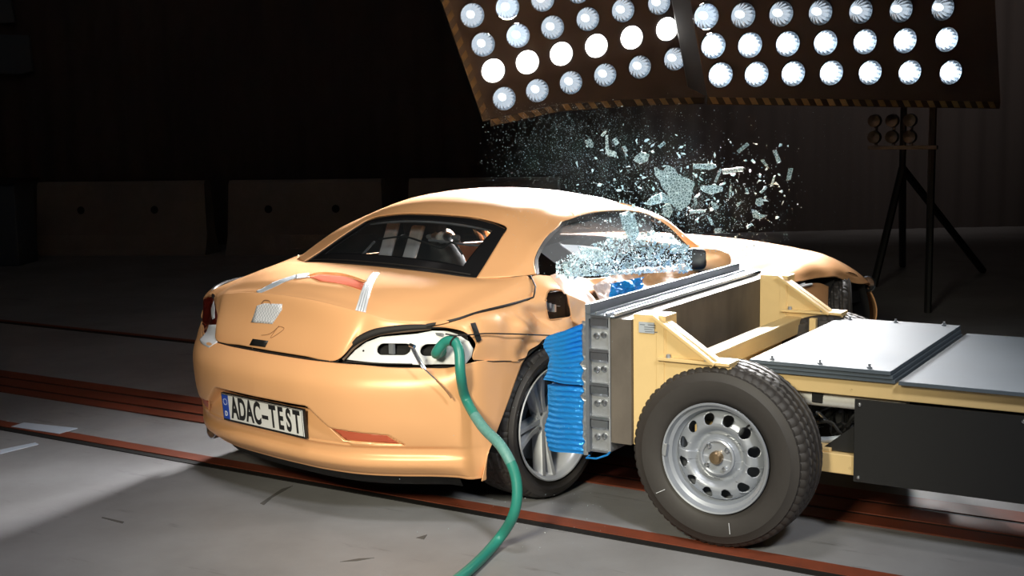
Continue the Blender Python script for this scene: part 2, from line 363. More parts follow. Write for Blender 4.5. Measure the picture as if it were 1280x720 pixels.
# ------------------------------------------------------------------ lamp rigs
def plane_pt(u, v, o, n):
    d = ray(u, v); return CAM+float(np.dot(o-CAM, n)/np.dot(d, n))*d
def rig(label, o, yawdeg, tilt, corners, lamps, R, stripes, lit_rows, warm=set()):
    f = FW.copy(); f[2] = 0; f /= np.linalg.norm(f)
    a = math.radians(yawdeg); n = -np.array([f[0]*math.cos(a)-f[1]*math.sin(a), f[0]*math.sin(a)+f[1]*math.cos(a), 0])
    n = n*math.cos(math.radians(tilt))+np.array([0, 0, -math.sin(math.radians(tilt))]); n /= np.linalg.norm(n)
    ex = np.cross(np.array([0, 0, 1]), n); ex /= np.linalg.norm(ex); ez = np.cross(n, ex)
    P = [plane_pt(u, v, o, n) for u, v in corners]; base = P[0]
    root = empty('lamp_rig', tuple(base)); tag(root, label, 'lamp rig')
    # panel with round openings
    def uv(p): d = p-base; return (float(d @ ex), float(d @ ez))
    def fn(q, d=0): return base*0+ex*q[0]+ez*q[1]+n*d
    outl = [uv(p) for p in P]; holes = []; cen = []
    for i, (u, v) in enumerate(lamps):
        c = uv(plane_pt(u, v, o, n)); cen.append(c)
        holes.append([(c[0]+R*math.cos(t*pi/10), c[1]+R*math.sin(t*pi/10)) for t in range(20)])
    patch('lamp_panel', outl, holes, lambda x, y: fn((x, y)), M['rigpanel'], root, 2, 2, .012, False)
    b = MB(); b.prism(outl, lambda x, y, d: fn((x, y), d), -.42, -.44); b.build('back_cover', M['black'], root)
    b = MB()
    for i in range(len(outl)):
        p, q = outl[i], outl[(i+1) % len(outl)]; b.add([fn(p), fn(q), fn(q, -.43), fn(p, -.43)], [(0, 1, 2, 3)])
    b.build('side_cover', M['void'], root)
    # lamp meshes shared by all the lamps of this rig; local z = out of the panel
    prof = [(R*.99, .012)]+[(R*math.cos(t*pi/2/9), -.02-.9*R*math.sin(t*pi/2/9)) for t in range(9)]+[(.004, -.02-.9*R)]
    fm = MB(); fm.lathe(prof, 20, 'z'); lm = MB(); lm.lathe([(.001, .030), (R*.5, .024), (R*.85, .014), (R*.98, .002), (R*1.0, -.006)], 20, 'z')
    bm_ = MB(); bm_.lathe([(.001, .0), (.022, -.012), (.030, -.045), (.026, -.085), (.014, -.12), (.014, -.15)], 12, 'z')
    bw_ = MB(); bw_.lathe([(.001, .0), (.05, -.008), (.066, -.025), (.05, -.05), (.02, -.09)], 12, 'z')
    rm = MB(); rm.lathe([(R*1.0, .006), (R*1.0, .016), (R*1.07, .016), (R*1.07, .006)], 20, 'z')
    Q = Matrix(((ex[0], ez[0], n[0]), (ex[1], ez[1], n[1]), (ex[2], ez[2], n[2]))).to_4x4()
    proto = {}
    for i, c in enumerate(cen):
        lit = 2 if i in lit_rows else 1 if i in warm else 0
        if lit not in proto:
            h = (rm.build('lamp', M['black'], root, True), )
            if lit == 2: kids = [lm.build('lamp_glass', M['lit'], h[0], True)]
            else:
                kids = [fm.build('reflector', M['refl'], h[0], False), (bw_ if lit else bm_).build('bulb', M['bulb_w' if lit else 'bulb'], h[0], True), lm.build('lamp_glass', M['lens'], h[0], True)]
            proto[lit] = h[0]; L = h[0]
        else: L = dupe_tree(proto[lit], root)
        tw = Matrix.Rotation(random.uniform(-.3, .3), 4, 'Z')
        L.matrix_local = Matrix.Translation(tuple(fn(c, .004))) @ Q @ tw
    # hazard stripe tape along the lower and outer edges, chevron by chevron
    for (i, j) in stripes:
        p, q = np.array(outl[i]), np.array(outl[j]); L = np.linalg.norm(q-p); d = (q-p)/L; m_ = np.array([-d[1], d[0]]); cc = np.mean(np.array(outl), 0)
        if m_ @ (cc-p) > 0: m_ = -m_
        b = MB(); b.prism([tuple(p), tuple(q), tuple(q+m_*.055), tuple(p+m_*.055)], lambda x, y, dd: fn((x, y), dd), -.03, .010); b.build('edge_bar', M['black'], root)
        b = MB(); k = int(L/.105)
        for t in range(k):
            s0 = p+d*(t*.105+.01); b.prism([tuple(s0), tuple(s0+d*.05), tuple(s0+d*.085+m_*.05), tuple(s0+d*.035+m_*.05)], lambda x, y, dd: fn((x, y), dd), .0102, .0125)
        tag(b.build('hazard_chevrons', M['chev'], root), kind='stuff')
    # yoke: tubes that carry the rig from the ceiling
    b = MB()
    for t in (.2, .8):
        q = np.array(outl[0])*(1-t)+np.array(outl[1])*t; top = fn((q[0], max(y for x, y in outl)-.1), -.25)
        b.tube([top-np.array([0, 0, .3]), np.array([top[0], top[1], 7.5-base[2]])], .03, 8)
    b.build('suspension_tube', M['black'], root)
    return root
M['chev'] = mat('worn_yellow_chevron', (.20, .155, .08), .7, 0, .5, 20)
lamL = [(629.7,122.8),(671,112.8),(713,102.9),(755.7,93.3),(799,83.4),(842.7,73.4),
        (616,88),(658.7,77.5),(701,67),(744.8,57),(788.8,46.7),(833,36),
        (603.4,55.3),(647,44.4),(690,34),(734,23.6),(778,12.7),(823,3.6),
        (590,19),(633.8,9),(677.7,-1),(722,-11),(766,-21),(811,-31)]
lamR = [(899.8,93.3),(944.6,92.4),(990.4,91.5),(1038,90.6),(1086.4,90.2),(1136,90),(1187,90),
        (890.7,57),(936.5,56),(983.6,54.4),(1030.7,53),(1080,51.7),(1130,50.5),(1182,49),
        (882,20.4),(928,19),(975.4,17),(1024.4,15.4),(1074.7,13.6),(1125,12),(1177,10)]
oL = CAM+9.5*ray(750, 90); oR = CAM+9.1*ray(885, 90)
rig('left tilted rig of round lamps with one burning row', oL, 14, 12, [(612,149),(700,130),(790,124),(880,121),(848,-60),(540,-60)], lamL, .090, [(0, 1), (1, 2), (2, 3), (5, 0)], set(range(6, 12)))
rig('right rig of round lamps with a level bottom edge', oR, 12, 12, [(884,121),(1250,127),(1240,-60),(852,-60)], lamR, .094, [(0, 1)], set(), set(range(14)))

# ------------------------------------------------------------------ wheels
def add_tyre(name, R, r, W, parent, blocks=64, n=256, m='tyre', square=False):
    # axis x, outer face towards -x, centre at origin
    side = [(r, -.5*W+.018), (r+.010, -.5*W+.004), (r+.03, -.5*W-.006), (r+.45*(R-r), -.5*W-.014), (r+.62*(R-r), -.5*W-.013), (r+.64*(R-r), -.5*W-.0105), (r+.82*(R-r), -.5*W-.002), (R-.022, -.5*W+.008), (R-.010, -.5*W+.016)]
    tread = []; k = 26
    for i in range(k+1):
        x = -.5*W+.022+(W-.044)*i/k; g = any(abs(i/k-c) < .028 for c in (.14, .36, .64, .86)); tread.append((R-(.010 if g else .0)-.006*(2*i/k-1)**4, x))
    prof = side+tread+[(a, -b) for a, b in side[::-1]]
    V = []; ns = len(side)
    for q, (rr, x) in enumerate(prof):
        for j in range(n):
            a = 2*pi*j/n; d = 0; ph = (j*blocks/n) % 1
            if q >= ns-2 and q < len(prof)-ns+2:
                f = (x+.5*W)/W; edge = f < .14 or f > .86
                if edge and ph < .16: d = .005
                elif not edge and (ph+f*1.4) % 1 < .16: d = .005
            V.append((x, (rr-d)*math.cos(a), (rr-d)*math.sin(a)))
    m_ = len(prof); F = [(i*n+j, i*n+(j+1) % n, (i+1)*n+(j+1) % n, (i+1)*n+j) for i in range(m_-1) for j in range(n)]
    return meshobj(name, V, F, M[m], parent, True, 30)
def steel_wheel(parent, loc):
    wh = empty('wheel', loc); wh.parent = parent
    R, W = .340, .215
    t = add_tyre('tyre', R, .198, W, wh)
    x0 = -.5*W
    rimp = [(.200, x0+.002), (.205, x0-.006), (.203, x0-.012), (.197, x0-.010), (.193, x0+.002), (.190, x0+.012), (.178, x0+.020), (.174, x0+.045), (.168, x0+.052)]
    b = MB(); b.lathe(rimp+[(.160, .06), (.160, -x0-.03), (.200, -x0-.01)], 96); rim = b.build('rim', M['rim'], wh, True)
    holes = []
    for k in range(12):
        a = 2*pi*(k+.3)/12; c, s = math.cos(a), math.sin(a); H = []
        for q in range(20):
            th = 2*pi*q/20; rr = .140+.0205*math.cos(th); tt = (.0215 if math.cos(th) > 0 else .0185)*math.sin(th); H.append((rr*c-tt*s, rr*s+tt*c))
        holes.append(H)
    def disc(y, z):
        r = math.hypot(y, z); P = [(0, .006), (.064, .006), (.070, .016), (.080, .034), (.092, .034), (.104, .012), (.115, .002), (.125, .000), (.142, .008), (.160, .022), (.170, .052), (.2, .055)]
        return (x0+.018+np.interp(r, [p[0] for p in P], [p[1] for p in P]), y, z)
    o = patch('wheel_disc', [(.1705*math.cos(t*pi/36), .1705*math.sin(t*pi/36)) for t in range(72)], holes, disc, M['rim'], wh, 40, 40, .004)
    b = MB(); b.lathe([(.001, x0-.008), (.018, x0-.006), (.024, x0+.002), (.024, x0+.03)], 24); b.build('hub_cap', M['bronze'], wh, True)
    b = MB(); b.lathe([(.056, x0+.028), (.056, x0+.016), (.061, x0+.013), (.067, x0+.016), (.067, x0+.028)], 36); b.build('hub_ring', M['rim'], wh, True)
    for k in range(4):
        a = pi/4+k*pi/2; b = MB(); c = (0, .050*math.cos(a), .050*math.sin(a)); b.lathe([(.001, x0+.006), (.0075, x0+.007), (.010, x0+.014), (.010, x0+.030)], 10, 'x', c); b.build('wheel_bolt', M['alu'], wh, True)
    b = MB(); a = 2.2; b.tube([(x0+.012, .182*math.cos(a), .182*math.sin(a)), (x0-.004, .176*math.cos(a), .176*math.sin(a))], .004, 8); b.build('valve', M['black'], wh)
    b = MB(); b.box(x0-.014, x0-.005, .186, .199, -.035, .012); b.build('balance_weight', M['alu_d'], wh, bevel=.002)
    for a in (-1.95, -.75):                                           # chalk lines on the sidewall
        b = MB(); b.tube([(x0-.0155, .235*math.cos(a), .235*math.sin(a)), (x0-.017, .275*math.cos(a+.02), .275*math.sin(a+.02))], .0012, 5); b.build('chalk_mark', M['tape_white'], wh)
    b = MB(); b.lathe([(.165, .03), (.02, .03)], 32); b.build('brake_drum', M['steel_d'], wh, True)
    return wh
def alloy_wheel(parent, loc, side, rot=0.0, R=.322, W=.25, cam_=0):
    wh = empty('wheel', loc); wh.parent = parent
    # built with outer face towards -x, then turned so that it faces -y (right) or +y (left)
    wh.rotation_euler = (rot, 0, pi/2) if side < 0 else (rot, 0, -pi/2)
    add_tyre('tyre', R, .236, W, wh, 72, 240)
    x0 = -.5*W
    b = MB(); b.lathe([(.232, x0+.010), (.243, x0-.002), (.241, x0-.008), (.236, x0-.006), (.230, x0+.004), (.222, x0+.010), (.214, x0+.03), (.206, x0+.10), (.206, -x0-.02), (.232, -x0)], 96); b.build('rim', M['alloy'], wh, True)
    b = MB()
    for k in range(5):
        a = 2*pi*k/5+.31; c, s = math.cos(a), math.sin(a)
        for dx in (-1, 1):
            st = []
            for t in np.linspace(0, 1, 9):
                r = .035+t*.185; off = dx*(.012+.022*t**1.5); wv = .017-.004*t+.006*t**4; x = x0+.055-.045*t**1.4+.0*t
                for (wo, h) in ((-wv, .014), (-wv*.6, -.002), (wv*.6, -.002), (wv, .014), (wv, .045), (-wv, .045)):
                    tt = off+wo; st.append((x+h, r*c-tt*s, r*s+tt*c))
            F = [(i*6+q, i*6+(q+1) % 6, (i+1)*6+(q+1) % 6, (i+1)*6+q) for i in range(8) for q in range(6)]; b.add(st, F)
    b.build('spokes', M['alloy'], wh, True, 40)
    b = MB(); b.lathe([(.001, x0+.045), (.034, x0+.047), (.040, x0+.052), (.060, x0+.058), (.066, x0+.08)], 40); b.build('hub_cap', M['alloy'], wh, True)
    for k in range(5):
        a = 2*pi*k/5; b = MB(); b.lathe([(.001, x0+.05), (.007, x0+.05), (.008, x0+.065)], 8, 'x', (0, .05*math.cos(a), .05*math.sin(a))); b.build('wheel_bolt', M['steel_d'], wh)
    b = MB(); b.lathe([(.17, -.02), (.165, -.025), (.08, -.025), (.08, .0)], 48); b.build('brake_disc', M['steel_d'], wh, True)
    b = MB(); b.lathe([(.205, .06), (.02, .065)], 32); b.build('dust_shield', M['void'], wh)
    return wh

# ------------------------------------------------------------------ barrier trolley (world frame, drives towards +y)
T = empty('barrier_trolley', (1.21, -1.5, 0)); tag(T, 'cream steel crash trolley with a blue honeycomb barrier pressed into the car side', 'crash trolley')
TO = Vector((1.21, -1.5, 0))
class TB(MB):
    def build(s, name, m, parent=None, *a, **k):
        s.v = [(x-TO.x, y-TO.y, z-TO.z) for x, y, z in s.v]; return MB.build(s, name, m, parent or T, *a, **k)
def tbox(name, m, *b, bevel=.003, parent=None):
    q = TB(); q.box(*b); return q.build(name, M[m], parent, bevel=bevel)
XN, XF = .46, 1.96
# blue honeycomb blocks, crushed: three side by side, two rows
def honey(x0, x1, z0, z1, seed, near):
    rnd = random.Random(seed); nz_, nx, ny = 60, 22, 16
    yf = -.805 if near else -.79; yb = -.985
    def shape(x, y, z):
        t = (y-yb)/(yf-yb)                                            # 0 at the trolley, 1 at the crushed front
        zz = z; pl = math.sin(z*2*pi/.021+seed+1.5*noise.noise(Vector((x*3, y*6, z*9))))
        xx = x; 
        if x < x0+.02: xx = x+.006*pl*(.4+.6*noise.noise(Vector((y*9, z*7, seed)))) - .012*math.sin(pi*t)
        yy = y
        if t > .9: yy = y+.018*noise.noise(Vector((x*6, z*14, seed)))+.010*math.sin(z*30+seed)+ (.0 if not near else 0)
        zz += (.004*t if seed % 2 == 0 else -.004*t)*math.cos((x-x0)*2)+.012*t*noise.noise(Vector((x*5, seed, t*2)))
        if near and seed == 4: zz -= (.075*t)*max(0, (z-.555)/.245)
        return (xx, yy, zz)
    b = TB()
    def face(fa, na, nb):
        V = [shape(*fa(i/na, j/nb)) for i in range(na+1) for j in range(nb+1)]
        b.add(V, [(i*(nb+1)+j, i*(nb+1)+j+1, (i+1)*(nb+1)+j+1, (i+1)*(nb+1)+j) for i in range(na) for j in range(nb)])
    face(lambda s, t: (x0, yb+(yf-yb)*t, z0+(z1-z0)*s), 90, ny)
    face(lambda s, t: (x1, yb+(yf-yb)*t, z0+(z1-z0)*s), 10, 4)
    face(lambda s, t: (x0+(x1-x0)*t, yf, z0+(z1-z0)*s), nz_, nx)
    face(lambda s, t: (x0+(x1-x0)*t, yb+(yf-yb)*s, z1), ny, nx)
    face(lambda s, t: (x0+(x1-x0)*t, yb+(yf-yb)*s, z0), ny, nx)
    return b.build('honeycomb_block', M['blue'], None, True, 50)
for k in range(3):
    x0 = XN+.5*k
    honey(x0+.003, x0+.497, .285, .545, 3+2*k, k == 0); honey(x0+.003, x0+.497, .555, .80, 4+2*k, k == 0)
# torn foil and edge strips between blocks and plates
b = TB()
for x in (XN-.004,):
    V = []; 
    for i in range(60):
        z = .285+.52*i/59; j = .010*noise.noise(Vector((0, z*40, 3))); V += [(x, -.99+j, z), (x-.004, -.972+j*1.6, z), (x+.002, -.966+j*2, z)]
    b.add(V, [(i*3+q, i*3+q+1, i*3+q+4, i*3+q+3) for i in range(59) for q in range(2)])
b.build('torn_edge_foil', M['alu'], None)
b = TB(); b.tube([(XN-.01, -1.0, .288), (XN-.012, -.985, .276), (XN-.012, -1.03, .279), (XN-.008, -1.075, .298), (XN-.008, -1.085, .31)], .004, 6); b.build('torn_blue_strip', M['blue'])
# ventilated steel mounting: front plate, web plates, flanges with bolts
tbox('front_plate', 'steel_d', XN-.01, XF, -1.0, -.986, .30, .87, bevel=0)
tbox('rear_plate', 'alu_d', XN, XF, -1.085, -1.078, .31, .83, bevel=0)
zc = [.305, .435, .565, .695, .825]
for i, z in enumerate(zc):
    tbox('flange', 'alu', XN-.006, XF, -1.08, -1.0, z-.006 if i else z-.002, z+.006, bevel=.001)
    if i < 4:
        tbox('channel_web', 'alu_d', XN+.012, XN+.016, -1.078, -1.0, z+.006, zc[i+1]-.006, bevel=0)
        for dy, dz in ((-1.055, .060), (-1.025, .055)):
            b = TB(); b.lathe([(.001, XN-.004), (.009, XN-.003), (.012, XN+.004), (.012, XN+.012)], 12, 'x', (0, dy, z+dz)); b.build('bolt', M['alu'], None, True)
        b = TB(); b.hexa([(XN-.006, -1.075, zc[i+1]-.035), (XN+.012, -1.075, zc[i+1]-.05), (XN+.012, -1.005, zc[i+1]-.05), (XN-.006, -1.005, zc[i+1]-.035), (XN-.006, -1.075, zc[i+1]-.008), (XN+.012, -1.075, zc[i+1]-.008), (XN+.012, -1.005, zc[i+1]-.008), (XN-.006, -1.005, zc[i+1]-.008)]); b.build('corner_lug', M['alu'])
# brown box behind
tbox('crash_wall', 'ply', XN+.0, XF, -1.172, -1.087, .345, .822, bevel=.002)
# cover angle along the top
tbox('cover_flange', 'steel_d', XN-.012, XF+.01, -1.008, -1.0005, .815, .872, bevel=.001)
b = TB(); b.hexa([(XN-.012, -1.11, .825), (XF+.02, -1.11, .825), (XF+.02, -.99, .832), (XN-.012, -.99, .832), (XN-.012, -1.11, .829), (XF+.02, -1.11, .829), (XF+.02, -.99, .836), (XN-.012, -.99, .836)]); b.build('cover_shelf', M['galv'])
for y in (-1.03, -1.075, -1.108):
    tbox('cover_rib', 'alu', XN-.01, XF+.02, y-.003, y+.003, .829, .842, bevel=.001)
for x in np.linspace(.7, 1.85, 5):
    b = TB(); b.lathe([(.001, .006), (.007, .005), (.009, 0)], 8, 'z', (x, -1.05, .832)); b.build('rivet', M['alu'])
# cream uprights with gussets
def upright(x, first):
    tbox('upright', 'cream', x, x+.10, -1.305, -1.173, .345, .842)
    tbox('upright_edge', 'cream', x-.004, x, -1.30, -1.27, .345, .835, bevel=.001)
    # gusset web (triangle) and its sloping flange
    y0, y1, zt, zb = -1.275, -1.49, .835, .69
    b = TB(); b.prism([(y0, .842), (y0, zb), (y1-.02, zb)], lambda a, c, d: (x+d, a, c), .004, .014); b.build('gusset', M['cream'])
    b = TB(); 
    for dx in (0,):
        n = np.array([0, -(zb-.845), (y1-y0)]); n = n/np.linalg.norm(n)*.012
        p, q = np.array([0, y0+.01, .848]), np.array([0, y1-.02, zb-.004])
        b.hexa([p+[x-.03, 0, 0], p+[x+.05, 0, 0], q+[x+.05, 0, 0], q+[x-.03, 0, 0], p+[x-.03, 0, 0]+n, p+[x+.05, 0, 0]+n, q+[x+.05, 0, 0]+n, q+[x-.03, 0, 0]+n])
    b.build('gusset_flange', M['cream'], bevel=.002)
    tbox('foot_flange', 'cream', x-.02, x+.08, -1.56, -1.28, zb-.012, zb, bevel=.002)
    tbox('foot_web', 'cream', x, x+.06, -1.56, -1.30, .56, zb-.012, bevel=.002)
    for y in (-1.32, -1.47):
        b = TB(); b.lathe([(.001, .014), (.008, .013), (.010, .0)], 6, 'z', (x-.008, y, zb)); b.build('bolt', M['alu_d'])
upright(.475, True); upright(1.80, False)
o = tbox('type_plate', 'sticker', .4685, .4712, -1.262, -1.200, .775, .815, bevel=0)
for k, (y, z, w_) in enumerate(((-1.252, .806, .03), (-1.215, .805, .02), (-1.245, .797, .045), (-1.24, .789, .035), (-1.250, .781, .05))):
    tbox('print_line', 'steel_d', .4678, .4686, y-w_/2, y+w_/2, z-.0014, z+.0014, bevel=0, parent=None)
# cross tubes between the uprights
tbox('cross_tube', 'cream', .52, 1.80, -1.375, -1.30, .585, .66, bevel=.006)
tbox('cross_tube', 'cream', .52, 1.80, -1.46, -1.40, .36, .44, bevel=.006)
tbox('back_web', 'cream', .55, 1.80, -1.300, -1.295, .36, .58, bevel=0)
# ladder frame
for x in (.735, 1.66):
    tbox('side_rail', 'cream', x, x+.07, -3.9, -1.56, .555, .615)
    tbox('lower_rail', 'cream', x, x+.05, -2.02, -1.45, .262, .335)
tbox('rail_bracket', 'cream', .745, .84, -1.84, -1.62, .335, .35)
tbox('end_member', 'cream', .735, 1.73, -1.62, -1.545, .50, .612)
tbox('axle_beam', 'steel_d', .60, 1.82, -1.56, -1.46, .30, .38)
tbox('lug', 'cream', 1.70, 1.73, -1.47, -1.44, .60, .67)
# galvanised ballast plates
for i, (x0, x1, y0, y1, z0, z1) in enumerate(((.715, 1.80, -2.075, -1.555, .618, .632), (.708, 1.81, -2.068, -1.548, .634, .648), (.70, 1.82, -2.062, -1.542, .650, .664))):
    tbox('ballast_plate', 'galv', x0, x1, y0, y1, z0, z1, bevel=.0015)
tbox('ballast_plate', 'galv', .70, 1.82, -2.95, -2.09, .618, .632, bevel=.0015)
for x, y in [(.73, -1.62), (.73, -1.80), (.73, -1.98), (1.78, -1.60), (1.78, -1.80), (1.79, -2.0)]:
    b = TB(); b.lathe([(.010, 0), (.010, .006), (.005, .006), (.005, .016), (.001, .016)], 8, 'z', (x, y, .664)); b.build('bolt', M['steel_d'])
# black side panel, white tube, cables
tbox('side_panel', 'black', .722, .730, -3.2, -1.932, .245, .548, bevel=0)
for y, z in ((-1.95, .53), (-1.95, .262), (-2.5, .53)):
    b = TB(); b.lathe([(.001, .716), (.006, .717), (.008, .722)], 8, 'x', (0, y, z)); b.build('panel_screw', M['alu'])
for y, z in ((-1.915, .577), (-1.915, .288)):
    b = TB(); b.lathe([(.004, .734), (.004, .736), (.0005, .736)], 8, 'x', (0, y, z)); b.build('rail_hole', M['void'])
b = TB(); b.tube([(.80, -1.60, .52), (.80, -2.1, .52)], .028, 16); b.build('air_tube', M['white'], None, True)
tbox('valve_block', 'black', .765, .80, -1.80, -1.76, .51, .55)
for k in range(12):
    r = random.Random(k); y = -1.62; P = [(.85+r.uniform(-.05, .25), y-i*.05, .43+r.uniform(-.07, .06)-.02*math.sin(i)) for i in range(8)]
    b = TB(); b.tube(cr(P, 5), r.uniform(.003, .008), 6); b.build('cable', M['black' if k % 3 else 'alu'], None, True)
b = TB(); b.tube(cr([(.82, -1.6, .38), (.83, -1.7, .355), (.82, -1.8, .36), (.83, -1.9, .385), (.9, -1.98, .40)], 6), .012, 8); b.build('cable', M['sticker'], None, True)
tbox('equipment_box', 'black', .95, 1.60, -3.1, -1.70, .27, .55)
b = TB(); b.prism([(-1.80, .34), (-1.92, .34), (-1.92, .44)], lambda a, c, d: (.76+d, a, c), 0, .004); b.build('gusset', M['black'])
tbox('cross_tube', 'ply', .74, 1.7, -2.9, -2.8, .27, .34)
# wheels
wr = steel_wheel(T, (.44+.1075+.016-TO.x, -1.508-TO.y, .339)); wr.rotation_euler = (.12, 0, 0)
def wheel_copy(loc, flip):
    c = dupe_tree(wr, T); c.location = loc; c.rotation_euler = (.5, 0, pi if flip else 0); return c
wheel_copy((1.97-.1075-TO.x, -1.50-TO.y, .339), True)
wheel_copy((.5635-TO.x, -3.55-TO.y, .339), False); wheel_copy((1.8625-TO.x, -3.55-TO.y, .339), True)
tbox('axle_beam', 'steel_d', .60, 1.82, -3.6, -3.5, .30, .38)
# ------------------------------------------------------------------ the car
CAR = empty('sports_car'); tag(CAR, 'matt orange hardtop sports car being struck in its right side', 'car')
CAR.matrix_world = Matrix(((*CR[0], 0), (*CR[1], 0), (*CR[2], 0), (0, 0, 0, 1)))
CAR.location = tuple(CO+CZ-CR @ CO)
PY = [0, .2, .3, .4, .5, .6, .7, .8, .86, .89]; PX = [0, .006, .016, .036, .072, .130, .200, .285, .352, .46]
OZ = [(.10, .13), (.205, .105), (.225, .082), (.245, .056), (.262, .040), (.285, .038), (.305, .050), (.330, .050), (.348, .034), (.40, .016), (.46, .005), (.55, 0), (.60, .012), (.64, .045), (.66, .073), (.68, .085), (.75, .11), (.81, .135), (.9, .17)]
def Pf(y): return float(np.interp(abs(y), PY, PX))
_py = cr(np.array(list(zip(PY, PX))), 8)
def Pf(y): return float(np.interp(abs(y), _py[:, 0], _py[:, 1]))
_oz = cr(np.array(OZ), 8)
def off(z): return float(np.interp(z, _oz[:, 0], _oz[:, 1]))
def fade(y): return 1-sstep(.72, .90, abs(y))*.85
def rear(y, z, d=0):                                                     # point of the rear skin; d > 0 goes inwards
    x = off(z)*fade(y)+Pf(y); s = (Pf(abs(y)+.004)-Pf(abs(y)-.004))/.008 if abs(y) > .01 else 0
    n = np.array([1.0, -s*(1 if y > 0 else -1), 0.0]); n /= np.linalg.norm(n)
    return np.array([x, y, z])+n*d
def arch_x(z): return float(np.interp(z, [.2, .30, .337, .444, .55, .622, .66], [.376, .41, .437, .507, .575, .623, .67]))
def in_poly(x, y, P):
    c = False; j = len(P)-1
    for i in range(len(P)):
        if (P[i][1] > y) != (P[j][1] > y) and x < (P[j][0]-P[i][0])*(y-P[i][1])/(P[j][1]-P[i][1])+P[i][0]: c = not c
        j = i
    return c
REFL = [(.402, .403), (.601, .386), (.634, .353), (.442, .363)]
RIMP = [(.388, .409), (.605, .392), (.652, .346), (.436, .355)]
def bump_d(y, z):                                                        # plate recess and reflector pockets
    y = abs(y); d = 0
    if .335 < z < .50:
        w_ = .285+(.485-z)/.14*.175
        d += .042*sstep(.338, .485, z)**.8*(1-sstep(w_-.012, w_+.012, y))*(1-sstep(.480, .490, z))+.010*(1-sstep(w_-.012, w_+.012, y))*sstep(.338, .346, z)*(1-sstep(.480, .490, z))
    if in_poly(y, z, RIMP): d += .010
    return d
def bumper_net(sign, dent=False):
    nz_, ny = 130, 150; rows = []
    for i in range(nz_+1):
        f = i/nz_; ctrl = []
        for y in (0, .12, .26, .4, .5, .6, .7, .78, .84, .872):
            zt = .655-.008*sstep(.45, .65, y)+.024*sstep(.80, .865, y); z = .207+(zt-.207)*f
            ctrl.append(rear(y, z))
        z1 = .203+(.640-.203)*f; zm = .203+(.657-.203)*f; ex = arch_x(z1)
        ctrl.append(np.array([(ctrl[-1][0]+ex)/2+.012, .886-.012*abs(zm-.5), zm])); ctrl.append(np.array([ex, .890-.02*abs(z1-.5), z1]))
        row = cr(np.array(ctrl), 14)
        for p in row:
            if p[1] < .76: p[0] += bump_d(p[1], p[2])
            if p[0] > .30 and dent: p[1] += .012*noise.noise(Vector((p[0]*9, p[2]*8, 1)))*sstep(.32, .5, p[0])
        rows.append(row)
    G = np.array(rows); G[..., 1] *= sign; return G
netobj('rear_bumper', np.concatenate([bumper_net(1)[:, ::-1], bumper_net(-1)[:, 1:]], 1), M['paint'], CAR, .004, sharp=None)
# boot lid
def LC(*r): return [tuple(p) for p in r]
lid = [
 [(.68,0,.948),(.55,0,.951),(.40,0,.946),(.28,0,.926),(.205,0,.900),(.170,0,.887),(.152,0,.872),(.130,0,.785),(.098,0,.70),(.086,0,.664)],
 [(.685,.18,.946),(.55,.19,.948),(.41,.2,.941),(.285,.2,.920),(.21,.2,.893),(.172,.2,.880),(.155,.2,.866),(.134,.2,.78),(.103,.2,.70),(.091,.2,.664)],
 [(.705,.36,.94),(.57,.37,.943),(.42,.38,.931),(.30,.385,.900),(.230,.388,.872),(.190,.392,.858),(.175,.390,.847),(.145,.386,.78),(.115,.386,.71),(.101,.38,.665)],
 [(.735,.5,.93),(.60,.5,.936),(.45,.49,.919),(.32,.48,.885),(.252,.476,.860),(.213,.474,.844),(.200,.471,.836),(.188,.464,.81),(.175,.455,.78),(.160,.446,.744)],
 [(.77,.59,.928),(.63,.59,.927),(.49,.575,.906),(.36,.56,.870),(.29,.556,.843),(.247,.553,.824),(.234,.549,.817),(.222,.54,.803),(.213,.529,.790),(.203,.513,.779)],
 [(.80,.65,.930),(.69,.66,.918),(.56,.655,.892),(.44,.65,.862),(.37,.65,.838),(.323,.656,.818),(.317,.660,.812),(.314,.665,.807),(.313,.670,.803),(.312,.675,.799)],
 [(.83,.69,.934),(.745,.72,.912),(.63,.733,.888),(.53,.738,.866),(.46,.740,.851),(.41,.745,.838),(.395,.750,.833),(.388,.755,.829),(.383,.760,.825),(.379,.764,.821)],
 [(.86,.728,.938),(.852,.745,.93),(.845,.760,.92),(.838,.775,.91),(.83,.785,.90),(.82,.793,.89),(.81,.80,.88),(.80,.805,.87),(.795,.808,.866),(.79,.81,.862)]]
A = np.array(lid); LG = cgrid(A, 12, 8)
# shallow pocket of the high brake light
def lidfix(G):
    G = G.copy(); return G
full = np.concatenate([LG[::-1], flipy(LG)[1:]], 0)
netobj('boot_lid', full, M['paint'], CAR, .004)
_lid = LG.reshape(-1, 3)
def lid_top(x, y, d=0):                                                  # height of the lid surface by nearest neighbours
    q = _lid[_lid[:, 2] > (.80 if abs(y) < .6 else .7)]; e = (q[:, 0]-x)**2+(q[:, 1]-abs(y))**2; k = np.argsort(e)[:4]; w_ = 1/(e[k]+1e-6)
    return np.array([x, y, float((q[k, 2]*w_).sum()/w_.sum())+d])
def lid_face(y, z, d=0):                                                 # rear face of the lid
    q = LG[:, 8*6:, :].reshape(-1, 3); e = (q[:, 1]-abs(y))**2+(q[:, 2]-z)**2; k = np.argsort(e)[:4]; w_ = 1/(e[k]+1e-6)
    return np.array([float((q[k, 0]*w_).sum()/w_.sum())-d, y, z])
